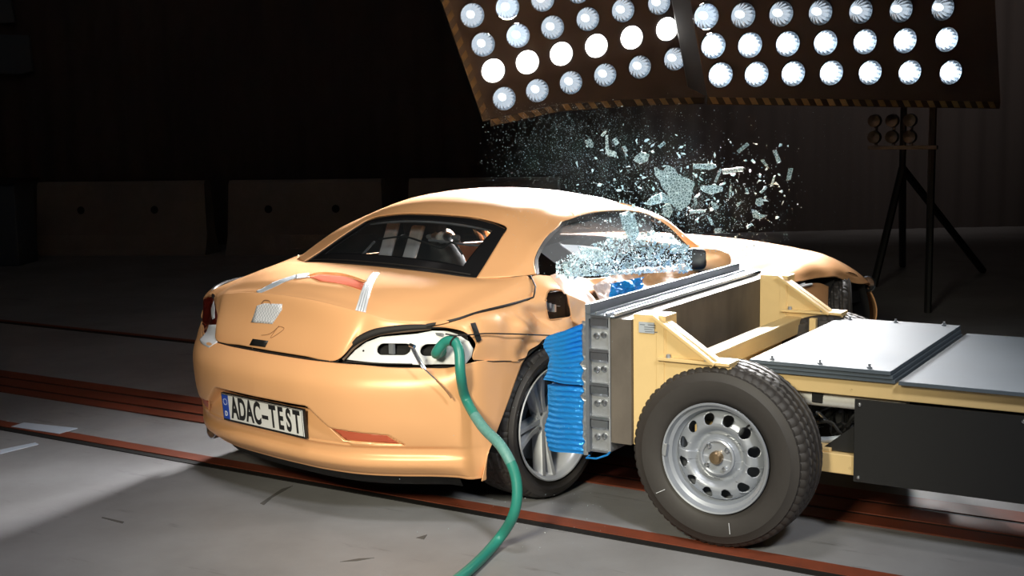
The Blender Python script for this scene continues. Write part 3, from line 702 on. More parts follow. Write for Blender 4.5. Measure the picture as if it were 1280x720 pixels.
# rear quarter panels
def car_px(p):
    d = c2w(p)-CAM; z = d @ FW; return (640+FPX*(d @ RT)/z, 360-FPX*(d @ UP)/z)
VENT = [(684, 366), (687, 363), (696, 362), (705, 364), (709, 369), (711, 380), (714, 392), (712, 396), (700, 398), (688, 400), (684, 398), (683, 390), (682, 375)]
def quarter(sign, dent):
    q = [
     [(.314,.678,.801),(.314,.679,.800),(.314,.680,.799),(.314,.681,.798)],
     [(.352,.735,.815),(.350,.742,.810),(.348,.747,.803),(.350,.750,.795)],
     [(.385,.770,.824),(.380,.795,.815),(.372,.815,.80),(.366,.830,.781)],
     [(.44,.792,.838),(.425,.830,.82),(.405,.854,.78),(.386,.862,.738)],
     [(.50,.804,.845),(.47,.85,.81),(.43,.872,.74),(.374,.862,.677)],
     [(.60,.812,.850),(.595,.86,.80),(.585,.884,.73),(.52,.886,.650)],
     [(.70,.815,.856),(.70,.868,.80),(.695,.890,.74),(.640,.894,.638)],
     [(.78,.815,.862),(.785,.868,.81),(.785,.892,.755),(.76,.897,.690)],
     [(.87,.745,.933),(.885,.835,.87),(.885,.893,.79),(.87,.901,.702)],
     [(1.00,.735,.922),(1.0,.835,.865),(1.0,.893,.79),(1.0,.901,.680)],
     [(1.10,.735,.915),(1.10,.835,.86),(1.12,.893,.79),(1.13,.898,.60)]]
    G = cgrid(q, 12, 24)
    if dent:
        for p in G.reshape(-1, 3):
            k = sstep(.50, .66, p[0])*(1-sstep(.85, 1.0, p[0])*.5)*sstep(.60, .66, p[2])*(1-sstep(.80, .86, p[2]))
            p[1] += k*(-.020+.050*noise.noise(Vector((p[0]*7, p[2]*9, 4.2)))+.03*abs(noise.noise(Vector((p[0]*13+p[2]*9, p[2]*5, 1.2)))))
    n = G.shape
    def keep(i, j):
        p = G[i, j]; x, z = p[0], p[2]
        if not dent: return True
        return not in_poly(*car_px(p), VENT)
    if sign < 0: G[..., 1] *= -1
    if dent:
        Q_ = G.reshape(-1, 3); PP = np.array([car_px(p) for p in Q_]); ring = []
        for (u, v) in VENT+VENT[:1]: ring.append(Q_[np.argmin((PP[:, 0]-u)**2+(PP[:, 1]-v)**2)]+[0, -.002, 0])
        b = MB(); b.tube(ring, .0035, 6); b.build('vent_rim', M['inside'], CAR, True)
    return netobj('quarter_panel', G, M['paint'], CAR, .004, keep)
quarter(1, False); quarter(-1, True)
b = MB(); b.box(.78, 1.02, -.80, -.78, .72, .865); b.build('vent_back', M['void'], CAR)
for k in range(4):
    b = MB(); b.box(.84+.03*k, .85+.03*k, -.84, -.80, .79+.02*(k%2), .84-.01*k); b.build('vent_bracket', M['alu_d'], CAR)
# hardtop with its rear pillars
topA = [
 [(1.09,0,1.150),(1.088,.2,1.146),(1.080,.36,1.130),(1.065,.445,1.108),(.99,.475,1.068),(.91,.50,1.022),(.825,.525,.972),(.741,.552,.928)],
 [(1.20,0,1.200),(1.19,.2,1.195),(1.175,.37,1.172),(1.14,.48,1.135),(1.07,.550,1.088),(.98,.605,1.035),(.89,.645,.98),(.81,.668,.934)],
 [(1.34,0,1.230),(1.33,.2,1.223),(1.32,.38,1.200),(1.30,.51,1.162),(1.262,.598,1.126),(1.088,.640,1.066),(.965,.683,.995),(.925,.722,.936)],
 [(1.52,0,1.243),(1.52,.2,1.236),(1.52,.39,1.213),(1.51,.53,1.178),(1.489,.592,1.149),(1.25,.66,1.07),(1.05,.70,1.0),(1.03,.73,.93)],
 [(1.70,0,1.236),(1.70,.2,1.229),(1.70,.39,1.207),(1.71,.53,1.176),(1.73,.597,1.143),(1.4,.66,1.07),(1.2,.70,1.0),(1.2,.73,.93)],
 [(1.88,0,1.205),(1.87,.2,1.200),(1.85,.39,1.186),(1.83,.52,1.160),(1.85,.607,1.127),(1.5,.66,1.07),(1.3,.70,1.0),(1.3,.73,.93)]]
G = cgrid(topA, 14, 14); full = np.concatenate([flipy(G)[:, ::-1], G[:, 1:]], 1); C_ = full.shape[1]; mid = G.shape[1]-1
netobj('hardtop', full, M['paint'], CAR, .006, lambda i, j: i < 28 or (mid-56 <= j < mid+56))
# seam across the roof
for s in (-1, 1):
    b = MB(); pts = [(p[0], p[1]*s, p[2]+.002) for p in G[34, 18:56:4]]; b.tube(pts, .0022, 5); b.build('roof_seam', M['inside'], CAR)
# windscreen pillars
pil = [[(1.80,.50,1.172),(1.84,.56,1.156),(1.85,.607,1.127)], [(1.93,.555,1.135),(1.95,.60,1.118),(1.94,.622,1.100)], [(2.03,.615,1.084),(2.045,.645,1.066),(2.035,.655,1.044)],
       [(2.15,.68,.985),(2.15,.70,.972),(2.115,.698,.960)], [(2.27,.715,.925),(2.25,.735,.905),(2.20,.735,.89)]]
for s in (1, -1):
    g = cgrid(pil, 8, 5); g[..., 1] *= s; netobj('windscreen_pillar', g, M['paint'], CAR, .012)
# windscreen
ws = [[(1.89,0,1.195),(1.87,.3,1.183),(1.82,.51,1.16)], [(2.12,0,1.08),(2.09,.33,1.07),(2.03,.60,1.06)], [(2.40,0,.945),(2.36,.36,.935),(2.26,.70,.91)]]
g = cgrid(ws, 8, 8); netobj('windscreen', np.concatenate([flipy(g)[:, ::-1], g[:, 1:]], 1), M['window'], CAR, .005)
# rear window: black border and glass
rw = [[(.683,0,.948),(.688,.2,.946),(.706,.38,.938),(.741,.545,.926)],
      [(.82,0,1.022),(.82,.18,1.020),(.825,.36,1.008),(.84,.518,.982)],
      [(.955,0,1.088),(.955,.17,1.086),(.955,.34,1.072),(.96,.484,1.050)],
      [(1.085,0,1.148),(1.083,.2,1.144),(1.075,.35,1.128),(1.060,.442,1.106)]]
g = cgrid(rw, 16, 16); full = np.concatenate([flipy(g)[:, ::-1], g[:, 1:]], 1); R_, C_ = full.shape[:2]
brd = lambda i, j: i < 9 or i > R_-8 or j < 9 or j > C_-11
netobj('window_border', full-[0, 0, .002], M['frame_glass'], CAR, .004, brd)
netobj('rear_glass', full-[0, 0, .003], M['window'], CAR, .003, lambda i, j: not brd(i, j))
b = MB(); b.tube([tuple(p) for p in full[3, 3:-3]]+[tuple(p) for p in full[4:-3, -3]], .004, 6); b.build('window_seal', M['seal_and_shade'], CAR, True)
# side windows
def side_ring(s):
    pts = [(.925,.722,.936),(.945,.70,.965),(.965,.683,.995),(1.02,.66,1.03),(1.088,.640,1.066),(1.17,.618,1.10),(1.262,.598,1.126),(1.37,.594,1.141),(1.489,.592,1.149),(1.61,.594,1.149),(1.73,.597,1.143),(1.85,.607,1.127),(1.94,.622,1.100),(2.035,.655,1.044),(2.115,.698,.960),(2.20,.735,.89)]
    return [(a, b_*s, c) for a, b_, c in pts]
for s in (1, -1):
    pts = side_ring(s); b = MB(); q = cr(pts, 3); n = len(q); V = []
    for i, p in enumerate(q):
        cc = np.array([1.5, .70*s, .95]); d = cc-p; d /= np.linalg.norm(d); wd = .030 if p[0] < 1.5 else .016
        V += [p+[0, .004*s, 0], p+d*wd+[0, -.004*s, 0], p+d*wd+[0, -.02*s, 0]]
    b.add(V, [(i*3+k, i*3+k+1, i*3+k+4, i*3+k+3) for i in range(n-1) for k in range(2)])
    b.build('window_seal', M['seal_and_shade'], CAR, True)
pts = side_ring(1)+[(2.20,.735,.88),(.95,.72,.93)]
V = pts; c = np.mean(np.array(V), 0); b = MB(); b.add([tuple(c)]+V, [(0, i+1, (i+1) % len(V)+1) for i in range(len(V))]); b.build('side_glass', M['window'], CAR)
# bonnet with the upper wings
hood = [
 [(2.30,0,.945),(2.29,.3,.938),(2.27,.55,.925),(2.22,.69,.900),(2.26,.775,.850),(2.26,.845,.775),(2.26,.875,.700)],
 [(2.62,0,.930),(2.62,.3,.918),(2.62,.55,.888),(2.62,.70,.855),(2.64,.80,.765),(2.64,.855,.72),(2.66,.875,.672)],
 [(3.00,0,.900),(3.00,.3,.892),(3.00,.55,.872),(3.00,.71,.838),(3.00,.80,.775),(3.00,.858,.73),(3.00,.880,.682)],
 [(3.32,0,.862),(3.32,.3,.852),(3.32,.55,.832),(3.32,.71,.808),(3.32,.79,.778),(3.32,.862,.72),(3.30,.885,.665)],
 [(3.62,0,.812),(3.62,.3,.800),(3.62,.55,.775),(3.62,.70,.752),(3.62,.80,.712),(3.62,.868,.66),(3.60,.888,.615)],
 [(3.88,0,.740),(3.88,.3,.732),(3.87,.52,.712),(3.86,.66,.692),(3.84,.78,.655),(3.83,.85,.61),(3.84,.880,.570)],
 [(4.10,0,.640),(4.08,.3,.632),(4.05,.50,.618),(4.01,.62,.604),(3.97,.74,.572),(3.95,.80,.545),(3.95,.84,.53)]]
g = cgrid(hood, 12, 10); gr = g.copy()
for p in gr.reshape(-1, 3):
    k = sstep(.55, .8, p[1])*sstep(2.5, 3.0, p[0])
    p[2] += k*(.022*noise.noise(Vector((p[0]*3.1, p[1]*5, 2)))); p[1] += k*.02*noise.noise(Vector((p[0]*5, p[2]*9, 7)))
netobj('bonnet', np.concatenate([flipy(gr)[:, ::-1], g[:, 1:]], 1), M['paint'], CAR, .006)
# lower front wing, sprung away from the bonnet
def wing(s, dent):
    q = [[(2.30,.862,.68),(2.30,.872,.55),(2.30,.872,.40),(2.30,.86,.24)],
         [(2.70,.868,.648),(2.70,.880,.56),(2.72,.880,.40),(2.72,.87,.22)],
         [(2.95,.868,.662),(2.98,.882,.56),(2.98,.885,.40),(3.0,.875,.22)],
         [(3.20,.868,.648),(3.20,.885,.56),(3.20,.890,.40),(3.22,.88,.22)],
         [(3.34,.868,.612),(3.30,.885,.54),(3.285,.890,.42),(3.28,.88,.22)]]
    G_ = cgrid(q, 12, 12)
    for p in G_.reshape(-1, 3):
        # recessed side gill running back from the wheel
        if 2.35 < p[0] < 3.0: p[1] -= .030*sstep(.60-.02, .60+.0, p[2])*(1-sstep(.632, .640, p[2]))*sstep(2.4, 2.9, p[0])
    if not dent:
        pass
    G_[..., 1] *= s; return netobj('front_wing', G_, M['paint'], CAR, .004)
wing(1, False); wing(-1, True)
b = MB()
for s in (-1,):
    b.tube(cr([(2.62, -.884, .590), (2.78, -.888, .600), (2.90, -.890, .622), (2.97, -.890, .655), (3.10, -.886, .655)], 5), .007, 6)
    b.tube(cr([(2.78, -.884, .640), (2.90, -.886, .662), (3.02, -.884, .668)], 5), .004, 6)
b.build('gill_trim', M['alloy'], CAR, True)
for k in range(3):
    b = MB(); b.box(2.86+.03*k, 2.88+.03*k, -.892, -.87, .605+.012*k, .618+.012*k); b.build('gill_slot', M['alloy'], CAR)
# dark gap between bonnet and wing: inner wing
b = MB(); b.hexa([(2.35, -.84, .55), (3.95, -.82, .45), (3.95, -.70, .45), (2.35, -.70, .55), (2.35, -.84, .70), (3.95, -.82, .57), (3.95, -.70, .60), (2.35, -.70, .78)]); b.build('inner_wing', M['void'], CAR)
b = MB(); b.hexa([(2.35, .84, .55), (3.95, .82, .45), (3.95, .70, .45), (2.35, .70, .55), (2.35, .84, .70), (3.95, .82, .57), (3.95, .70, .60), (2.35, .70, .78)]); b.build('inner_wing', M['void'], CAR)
# front bumper
fb = [[(4.11,0,.63),(4.09,.3,.622),(4.06,.50,.608),(4.02,.62,.594),(3.97,.75,.56),(3.93,.84,.53)],
      [(4.20,0,.53),(4.18,.3,.525),(4.14,.52,.515),(4.09,.66,.50),(4.02,.79,.48),(3.95,.87,.46)],
      [(4.23,0,.40),(4.21,.3,.40),(4.17,.53,.39),(4.12,.68,.385),(4.05,.81,.38),(3.95,.885,.37)],
      [(4.19,0,.22),(4.17,.3,.22),(4.13,.53,.22),(4.08,.67,.22),(4.02,.79,.22),(3.93,.86,.22)]]
g = cgrid(fb, 8, 8); netobj('front_bumper', np.concatenate([flipy(g)[:, ::-1], g[:, 1:]], 1), M['paint'], CAR, .006)
for s in (-1, 1):
    b = MB(); b.add([(3.86, s*.872, .60), (3.98, s*.80, .575), (4.02, s*.755, .545), (3.96, s*.845, .50), (3.89, s*.884, .53)], [(0, 1, 2, 3, 4)]); o = b.build('headlamp', M['lens'], CAR)
    b = MB(); b.lathe([(.001, .02), (.03, .01), (.045, 0), (.05, .01)], 16, 'x', (3.92, s*.835, .555)); b.build('headlamp_reflector', M['alu'], CAR, True)
# doors and sills
def door(s, crushed):
    q = [[(1.10,.745,.900),(1.10,.84,.82),(1.10,.885,.70),(1.12,.885,.50),(1.12,.86,.30)], [(1.5,.75,.895),(1.5,.84,.82),(1.5,.885,.70),(1.5,.885,.50),(1.5,.86,.30)],
         [(1.9,.75,.892),(1.9,.84,.82),(1.9,.885,.70),(1.9,.885,.50),(1.9,.86,.30)], [(2.27,.75,.88),(2.27,.84,.80),(2.27,.88,.70),(2.27,.88,.50),(2.27,.86,.30)]]
    G_ = cgrid(q, 20, 12)
    if crushed:
        for p in G_.reshape(-1, 3):
            k = sstep(1.1, 1.3, p[0])*(1-sstep(2.1, 2.27, p[0])); z = p[2]
            p[1] -= k*(.13*sstep(.9, .75, z) if False else .13*(1-sstep(.80, .86, z)))
            p[1] += k*.03*noise.noise(Vector((p[0]*6, z*8, 3))); p[2] -= k*.02
    G_[..., 1] *= s; return netobj('door', G_, M['paint'], CAR, .006)
door(1, False); door(-1, True)
for s in (-1, 1):
    b = MB(); b.box(1.15, 3.2, s*.80-.06, s*.80+.06, .17, .30); b.build('sill', M['paint'], CAR, bevel=.02)
# crumpled sheet at the struck door edge
def crumple(name, quad, m, amp, seed, nu=16, nv=12, thick=.003, freq=12, smooth=False, parent=None):
    a, b_, c, d = [np.array(p, float) for p in quad]; G_ = np.zeros((nu+1, nv+1, 3))
    n = np.cross(b_-a, d-a); n /= np.linalg.norm(n)
    for i in range(nu+1):
        for j in range(nv+1):
            s, t = i/nu, j/nv; p = a*(1-s)*(1-t)+b_*s*(1-t)+c*s*t+d*(1-s)*t
            k = noise.noise(Vector((p[0]*freq, p[1]*freq+seed, p[2]*freq)))+.5*abs(noise.noise(Vector((p[0]*freq*2.1, seed, p[2]*freq*2))))
            G_[i, j] = p+n*amp*k
    if parent: G_ = G_-np.array(parent.location)
    return netobj(name, G_, m, parent or CAR, thick, smooth=smooth)
P3 = lambda u, v, y: tuple(atc(u, v, y=y))
crumple('folded_door_edge', (P3(688, 344, -.80), P3(729, 347, -.80), P3(748, 388, -.93), P3(706, 366, -.90)), M['pink'], .022, 3, 24, 18, .003, 7, True)
crumple('folded_door_edge', (P3(741, 357, -.86), P3(770, 343, -.82), P3(765, 372, -.90), P3(755, 382, -.92)), M['pink'], .02, 9, 12, 12, .003, 12)
crumple('door_skin', (P3(708, 367, -.90), P3(733, 378, -.93), P3(733, 412, -.93), P3(716, 402, -.905)), M['paint'], .012, 5, 12, 12, .003, 10, True)
wq = [at(764, 354, y=-.95), at(806, 346, y=-.95), at(802, 366, y=-.975), at(762, 378, y=-.975)]
crumple('torn_honeycomb', wq, M['blue'], .02, 5, 20, 12, .003, 20, False, T)
crumple('door_skin', (P3(764, 342, -.80), P3(868, 332, -.80), P3(868, 347, -.88), P3(768, 366, -.88)), M['inside'], .035, 21, 30, 10, freq=9)
crumple('door_trim', (P3(764, 340, -.76), P3(868, 330, -.76), P3(868, 336, -.80), P3(764, 346, -.80)), M['skin'], .02, 2, 24, 6)
# blue foil pushed up behind the plate belongs to the barrier: see honeycomb
# door mirror, knocked askew
def blob(name, c, r, m, parent, seed=0, rot=(0, 0, 0), sq=2.6):
    V = []; n, k = 24, 14
    for i in range(k+1):
        ph = -pi/2+pi*i/k
        for j in range(n):
            th = 2*pi*j/n; f = lambda t: math.copysign(abs(t)**(2/sq), t)
            V.append((r[0]*f(math.cos(ph))*f(math.cos(th)), r[1]*f(math.cos(ph))*f(math.sin(th)), r[2]*f(math.sin(ph))))
    F = [(i*n+j, i*n+(j+1) % n, (i+1)*n+(j+1) % n, (i+1)*n+j) for i in range(k) for j in range(n)]
    o = meshobj(name, V, F, m, parent, True); o.location = c; o.rotation_euler = rot; return o
mc = atc(888, 325, y=-.86)
blob('mirror_shell', tuple(mc), (.085, .10, .062), M['paint'], CAR, rot=(.1, .15, .5))
blob('mirror_glass', tuple(mc+np.array([-.075, .03, .012])), (.03, .06, .05), M['black'], CAR, rot=(.1, .3, .3), sq=3)
b = MB(); b.tube([tuple(mc+np.array([0, .02, -.02])), tuple(mc+np.array([.05, .12, -.06]))], .03, 10); b.build('mirror_foot', M['black'], CAR, True)
blob('mirror_shell', (2.05, .93, .90), (.07, .12, .07), M['paint'], CAR)
# tail lamps
LO = [(.382, .662), (.406, .703), (.446, .744), (.509, .777), (.589, .792), (.672, .797), (.745, .793), (.80, .786), (.838, .772), (.860, .738), (.856, .699), (.840, .660), (.76, .651), (.68, .651), (.511, .660)]
WH = [(.412, .666), (.440, .702), (.478, .734), (.528, .755), (.60, .763), (.65, .768), (.696, .779), (.745, .777), (.80, .768), (.846, .748), (.859, .720), (.855, .688), (.838, .659), (.69, .654), (.52, .661)]
def denser(P, k=4):
    out = []
    for i in range(len(P)):
        a, b_ = P[i], P[(i+1) % len(P)]
        out += [(a[0]+(b_[0]-a[0])*t/k, a[1]+(b_[1]-a[1])*t/k) for t in range(k)]
    return out
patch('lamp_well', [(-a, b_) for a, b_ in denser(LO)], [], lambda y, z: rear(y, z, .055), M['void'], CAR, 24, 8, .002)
lw = patch('lamp_housing', [(-a, b_) for a, b_ in denser(WH)], [roundrect(-.640, -.526, .688, .732, .0215), roundrect(-.757, -.672, .685, .730, .0215)], lambda y, z: rear(y, z, .018-.014*sstep(.74, .85, abs(y))), M['white'], CAR, 30, 8, .004)
# rolled black edge of the lamp opening on the lid side
ed = [rear(-a, b_, .006) for a, b_ in cr(np.array(LO[:7]), 5)]; b = MB(); b.tube(ed, [.004+.010*math.sin(pi*i/(len(ed)-1)) for i in range(len(ed))], 8); b.build('lamp_seal', M['seal_and_shade'], CAR, True)
ed = [rear(-a, b_, .020) for a, b_ in cr(np.array([(.395, .664), (.425, .705), (.465, .740), (.52, .765), (.60, .777), (.69, .787)]), 4)]; b = MB(); b.tube(ed, .006, 8); b.build('lamp_seal', M['wood'], CAR, True)
b = MB(); b.tube([rear(-a, .6605-.012*(a-.42), .010) for a in np.linspace(.42, .66, 14)], .0028, 6); b.build('lamp_seal', M['seal_and_shade'], CAR)
for y, z, r in ((-.475, .703, .0035), (-.835, .735, .005), (-.838, .697, .005)):
    b = MB(); p = rear(y, z, .015); b.lathe([(.0005, 0), (r, 0), (r, .004)], 10, 'x', tuple(p-[.003, 0, 0])); b.build('screw_hole', M['void'], CAR)
b = MB(); p = rear(-.572, .71, .03); b.box(p[0]-.002, p[0]+.01, p[1]-.012, p[1]+.012, .689, .731); b.build('lamp_bracket', M['alu_d'], CAR)
b = MB(); p = rear(-.72, .768, .012); b.box(p[0]-.006, p[0]+.004, p[1]-.018, p[1]+.018, .762, .772); b.build('lamp_clip', M['alu_d'], CAR)
patch('tail_lamp', [(a, b_) for a, b_ in denser(LO)], [], lambda y, z: rear(y, z, .004), M['redlens'], CAR, 24, 8, .004)
patch('lamp_tape', [(.37, .658), (.40, .635), (.60, .637), (.57, .70), (.44, .722), (.40, .70)], [], lambda y, z: rear(y, z, -.004), M['tape_white'], CAR, 12, 5, .001)
patch('lamp_tape', [(.47, .745), (.50, .735), (.62, .765), (.60, .80), (.52, .785)], [], lambda y, z: rear(y, z, -.006), M['tape_white'], CAR, 12, 5, .001)
# reflectors in the bumper
for s in (-1, 1):
    patch('reflector', [(s*a, b_) for a, b_ in denser(REFL)], [], lambda y, z: rear(y, z, .0065), M['salmon'], CAR, 14, 3, .002)
    b = MB(); E_ = [rear(s*a, b_, -.001+.004) for a, b_ in denser(RIMP)]; b.tube(E_+[E_[0]], .0025, 5); b.build('reflector_rim', M['paint'], CAR, True)
# seams: black tubes, shaped as seals, standing in for shade in the panel gaps
def seam(pts, r, nm='panel_gap_shade'):
    b = MB(); b.tube([tuple(p) for p in pts], r, 6); return b.build(nm, M['seal_and_shade'], CAR, True)
seam([rear(y, .659, -.0005) for y in np.linspace(-.39, .39, 50)], .0030)
for s in (-1, 1):
    L = [(a, b_*s, c) for a, b_, c in cr([(.310,.677,.801),(.376,.768,.823),(.47,.803,.843),(.60,.817,.852),(.70,.820,.858),(.79,.817,.864)], 6)]
    seam(L, [.0085-.005*i/len(L) for i in range(len(L))])
    seam([(.79, .817*s, .864), (.803, .812*s, .876), (.835, .792*s, .903), (.866, .740*s, .938)], .0035)
    L = [(.745, .55*s, .927), (.80, .645*s, .931), (.86, .728*s, .937)]; seam(cr(L, 5), .003)
    seam([(a, b_*s, c) for a, b_, c in [(.374, .864, .677), (.46, .884, .660), (.52, .888, .652), (.575, .892, .643), (.64, .894, .644)]], .0022)
seam([(p[0]-.003, p[1], p[2]+.004) for p in [(.68, y, .948-.085*y*y) if False else tuple(rr_) for rr_ in full[0]]], .003)
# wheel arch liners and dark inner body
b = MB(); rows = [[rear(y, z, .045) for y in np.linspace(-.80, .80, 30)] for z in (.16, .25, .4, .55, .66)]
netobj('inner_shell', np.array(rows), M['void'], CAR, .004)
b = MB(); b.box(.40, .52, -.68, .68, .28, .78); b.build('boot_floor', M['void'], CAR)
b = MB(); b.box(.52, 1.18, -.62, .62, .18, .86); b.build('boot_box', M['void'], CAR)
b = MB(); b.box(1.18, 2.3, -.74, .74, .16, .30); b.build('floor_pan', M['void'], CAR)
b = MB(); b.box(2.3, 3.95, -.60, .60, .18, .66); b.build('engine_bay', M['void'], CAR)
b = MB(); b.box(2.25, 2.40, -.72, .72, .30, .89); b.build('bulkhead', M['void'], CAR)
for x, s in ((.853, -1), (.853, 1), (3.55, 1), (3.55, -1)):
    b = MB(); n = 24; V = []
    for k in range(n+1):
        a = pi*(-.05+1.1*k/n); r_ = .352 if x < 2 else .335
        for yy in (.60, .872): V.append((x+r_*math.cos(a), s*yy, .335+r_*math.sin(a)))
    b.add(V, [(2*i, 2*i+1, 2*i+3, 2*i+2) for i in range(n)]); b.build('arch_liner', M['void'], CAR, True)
# exhaust tips
for s in (1,):
    b = MB(); b.lathe([(.030, .02), (.036, .02), (.036, .22), (.030, .22)], 20, 'x', (.17, s*.585, .215)); b.build('exhaust_pipe', M['alu'], CAR, True)
# wheels
alloy_wheel(CAR, (.857, -.748, .335), -1, -.45)
alloy_wheel(CAR, (.857, .748, .335), 1, .5)
fwh = alloy_wheel(CAR, (3.55, -.745, .335), -1, 1.0); fwh.rotation_euler.z += .5; alloy_wheel(CAR, (3.55, .745, .335), 1, .3)
# number plate
pl = empty('number_plate', (.028, 0, .4085)); pl.parent = CAR; pl.rotation_euler = (0, math.radians(-4), 0)
b = MB(); b.box(-.003, 0, -.26, .26, -.055, .055); b.build('plate_sheet', M['platewhite'], pl, bevel=.0015)
b = MB(); b.box(-.0042, -.003, .216, .257, -.052, .052); b.build('plate_band', M['plateblue'], pl)
b = MB()
for z in (-.0535, .0535): b.box(-.0042, -.0028, -.258, .258, z-.0009, z+.0009)
for y in (-.2575, .2575): b.box(-.0042, -.0028, y-.0009, y+.0009, -.0535, .0535)
b.build('plate_rim', M['black'], pl)
b = MB(); b.box(.0, .012, -.265, .265, -.062, .058); b.build('plate_holder', M['black'], pl)
def text(body, size, sx, loc, m, parent, name, rot, extr=.0006, bold=.0):
    c = bpy.data.curves.new(name, 'FONT'); c.body = body; c.size = size; c.align_x = 'CENTER'; c.align_y = 'CENTER'; c.extrude = extr; c.offset = bold
    t = bpy.data.objects.new(name, c); COL.objects.link(t); dg = bpy.context.evaluated_depsgraph_get(); me = bpy.data.meshes.new_from_object(t.evaluated_get(dg))
    bpy.data.objects.remove(t); me.materials.clear(); me.materials.append(m); o = bpy.data.objects.new(name, me); COL.objects.link(o)
    o.parent = parent; o.location = loc; o.rotation_euler = rot; o.scale = (sx, 1, 1); return o
RR = (pi/2, 0, -pi/2)
letters = 'ADAC-TEST'; n = len(letters); x0, x1 = .202, -.248; pitch = (x0-x1)/n
for i, ch in enumerate(letters):
    text('\u2013' if ch == '-' else ch, .128, .53, (-.0038, x0-pitch*(i+.5), -.002), M['black'], pl, 'plate_letter', RR, .0006, .0040)
text('D', .030, .8, (-.0046, .2365, -.030), M['platewhite'], pl, 'plate_letter', RR, .0004, .0006)
b = MB()
for k in range(12):
    a = 2*pi*k/12; cy, cz_ = .2365+.0125*math.sin(a), .022+.0125*math.cos(a); st = []
    for q in range(10):
        r_ = .003 if q % 2 == 0 else .0012; st.append((cy+r_*math.sin(q*pi/5), cz_+r_*math.cos(q*pi/5)))
    b.prism(st, lambda y, z, d: (d, y, z), -.0048, -.0042)
b.build('plate_star', M['tape_white'], pl)
# markers, tapes and small fittings on the lid
def lidpatch(name, px, m, d, parent=CAR, off_=.003, face=True, thick=.001, nu=6, nv=6):
    # px: list of (y, z) on the rear face or (x, y) on the top
    if face: return patch(name, px, [], lambda y, z: lid_face(y, z, off_), m, parent, nu, nv, thick)
    return patch(name, px, [], lambda x, y: lid_top(x, y, off_), m, parent, nu, nv, thick)
def chk(name, sc, ang=0):
    m = mat(name, (.75, .77, .8), .5); nt = m.node_tree; tc = nt.nodes.new('ShaderNodeTexCoord'); mp = nt.nodes.new('ShaderNodeMapping'); mp.inputs['Rotation'].default_value = (0, 0, ang) ; mp.inputs['Scale'].default_value = (sc, sc, sc)
    c = nt.nodes.new('ShaderNodeTexChecker'); c.inputs['Scale'].default_value = 1; c.inputs['Color1'].default_value = (.78, .79, .82, 1); c.inputs['Color2'].default_value = (.50, .52, .56, 1)
    nt.links.new(tc.outputs['Object'], mp.inputs[0]); nt.links.new(mp.outputs[0], c.inputs['Vector']); nt.links.new(c.outputs['Color'], nt.nodes['Principled BSDF'].inputs['Base Color']); return m
M['check'] = chk('dotted_measuring_foil', 110, 0)
bx = [tuple(atc(u, v, x=.145)[1:]) for u, v in ((322, 382), (331, 379), (353, 380), (354, 387), (346, 404), (319, 402))]
lidpatch('checker_sticker', [(a, min(b_, .86)) for a, b_ in bx], M['check'], 0)
bx = [tuple(atc(u, v, x=.118)[1:]) for u, v in ((321, 422.5), (341, 425), (339, 432.5), (319, 430))]
lidpatch('boot_handle', bx, M['black'], 0, off_=.004, nu=3, nv=3)
b = MB(); q = [lid_face(*tuple(atc(u, v, x=.125)[1:]), .004) for u, v in ((332, 418), (340, 417), (346, 413), (350, 408), (357, 410), (352, 416), (344, 421), (350, 407))]; b.tube(cr(q, 4), .0009, 5); b.build('loose_wire', M['skin'], CAR)
b = MB(); q = [lid_face(*tuple(atc(u, v, x=.12)[1:]), .004) for u, v in ((324, 433), (325, 440), (331, 436), (334, 442))]; b.tube(cr(q, 3), .0012, 5); b.build('loose_wire', M['skin'], CAR)
b = MB(); q = [lid_face(*tuple(atc(u, v, x=.16)[1:]), .003) for u, v in ((331, 379), (334, 375), (340, 375.5), (343, 380))]; b.tube(cr(q, 3), .0025, 5); b.build('badge_recess', M['skin'], CAR)
def tp(u, v, z): return tuple(atc(u, v, z=z)[:2])
br = [tp(385, 344.5, .943), tp(400, 343.5, .945), tp(430, 345.5, .945), tp(457, 350, .944), tp(455, 356, .938), tp(425, 353, .938), tp(400, 349, .939)]
br = [tp(385, 344, .945), tp(400, 343.2, .946), tp(430, 345.2, .946), tp(458, 350.5, .944), tp(457, 354.5, .942), tp(430, 350.5, .944), tp(400, 347.5, .945)]
lidpatch('high_brake_lamp', br, M['salmon'], 0, face=False, off_=.002, nu=10, nv=10, thick=.003)
b = MB(); q = [lid_top(*tp(u, v, .946), .006) for u, v in ((385, 343.5), (400, 342), (430, 344), (458, 349))]; b.tube(cr(q, 5), .0035, 6); b.build('brake_lamp_lip', M['paint'], CAR, True)
tpR = [tp(465, 344.5, .94), tp(475, 344.5, .94), tp(457, 388.5, .855), tp(444, 387, .858)]
lidpatch('measuring_tape', tpR, M['tape_white'], 0, face=False, nu=12, nv=12, off_=.004)
for k in range(3):
    f = .25+.25*k; a = np.array(tpR[0])*(1-f)+np.array(tpR[1])*f; c = np.array(tpR[3])*(1-f)+np.array(tpR[2])*f
    b = MB(); b.tube([lid_top(*(a*(1-t)+c*t), .006) for t in np.linspace(0, 1, 14)], .0022, 5); b.build('tape_line', M['sticker'], CAR)
tpL = [tp(370, 344.5, .935), tp(386, 341.5, .945), tp(387, 344.5, .945), tp(370, 347.5, .935)]
lidpatch('measuring_tape', tpL, M['check'], 0, face=False, nu=10, nv=6, off_=.004)
tpL = [tp(320, 358, .905), tp(370, 344.5, .935), tp(370, 347.0, .935), tp(322, 360, .905)]
lidpatch('measuring_tape', tpL, M['sticker'], 0, face=False, nu=12, nv=6, off_=.003)
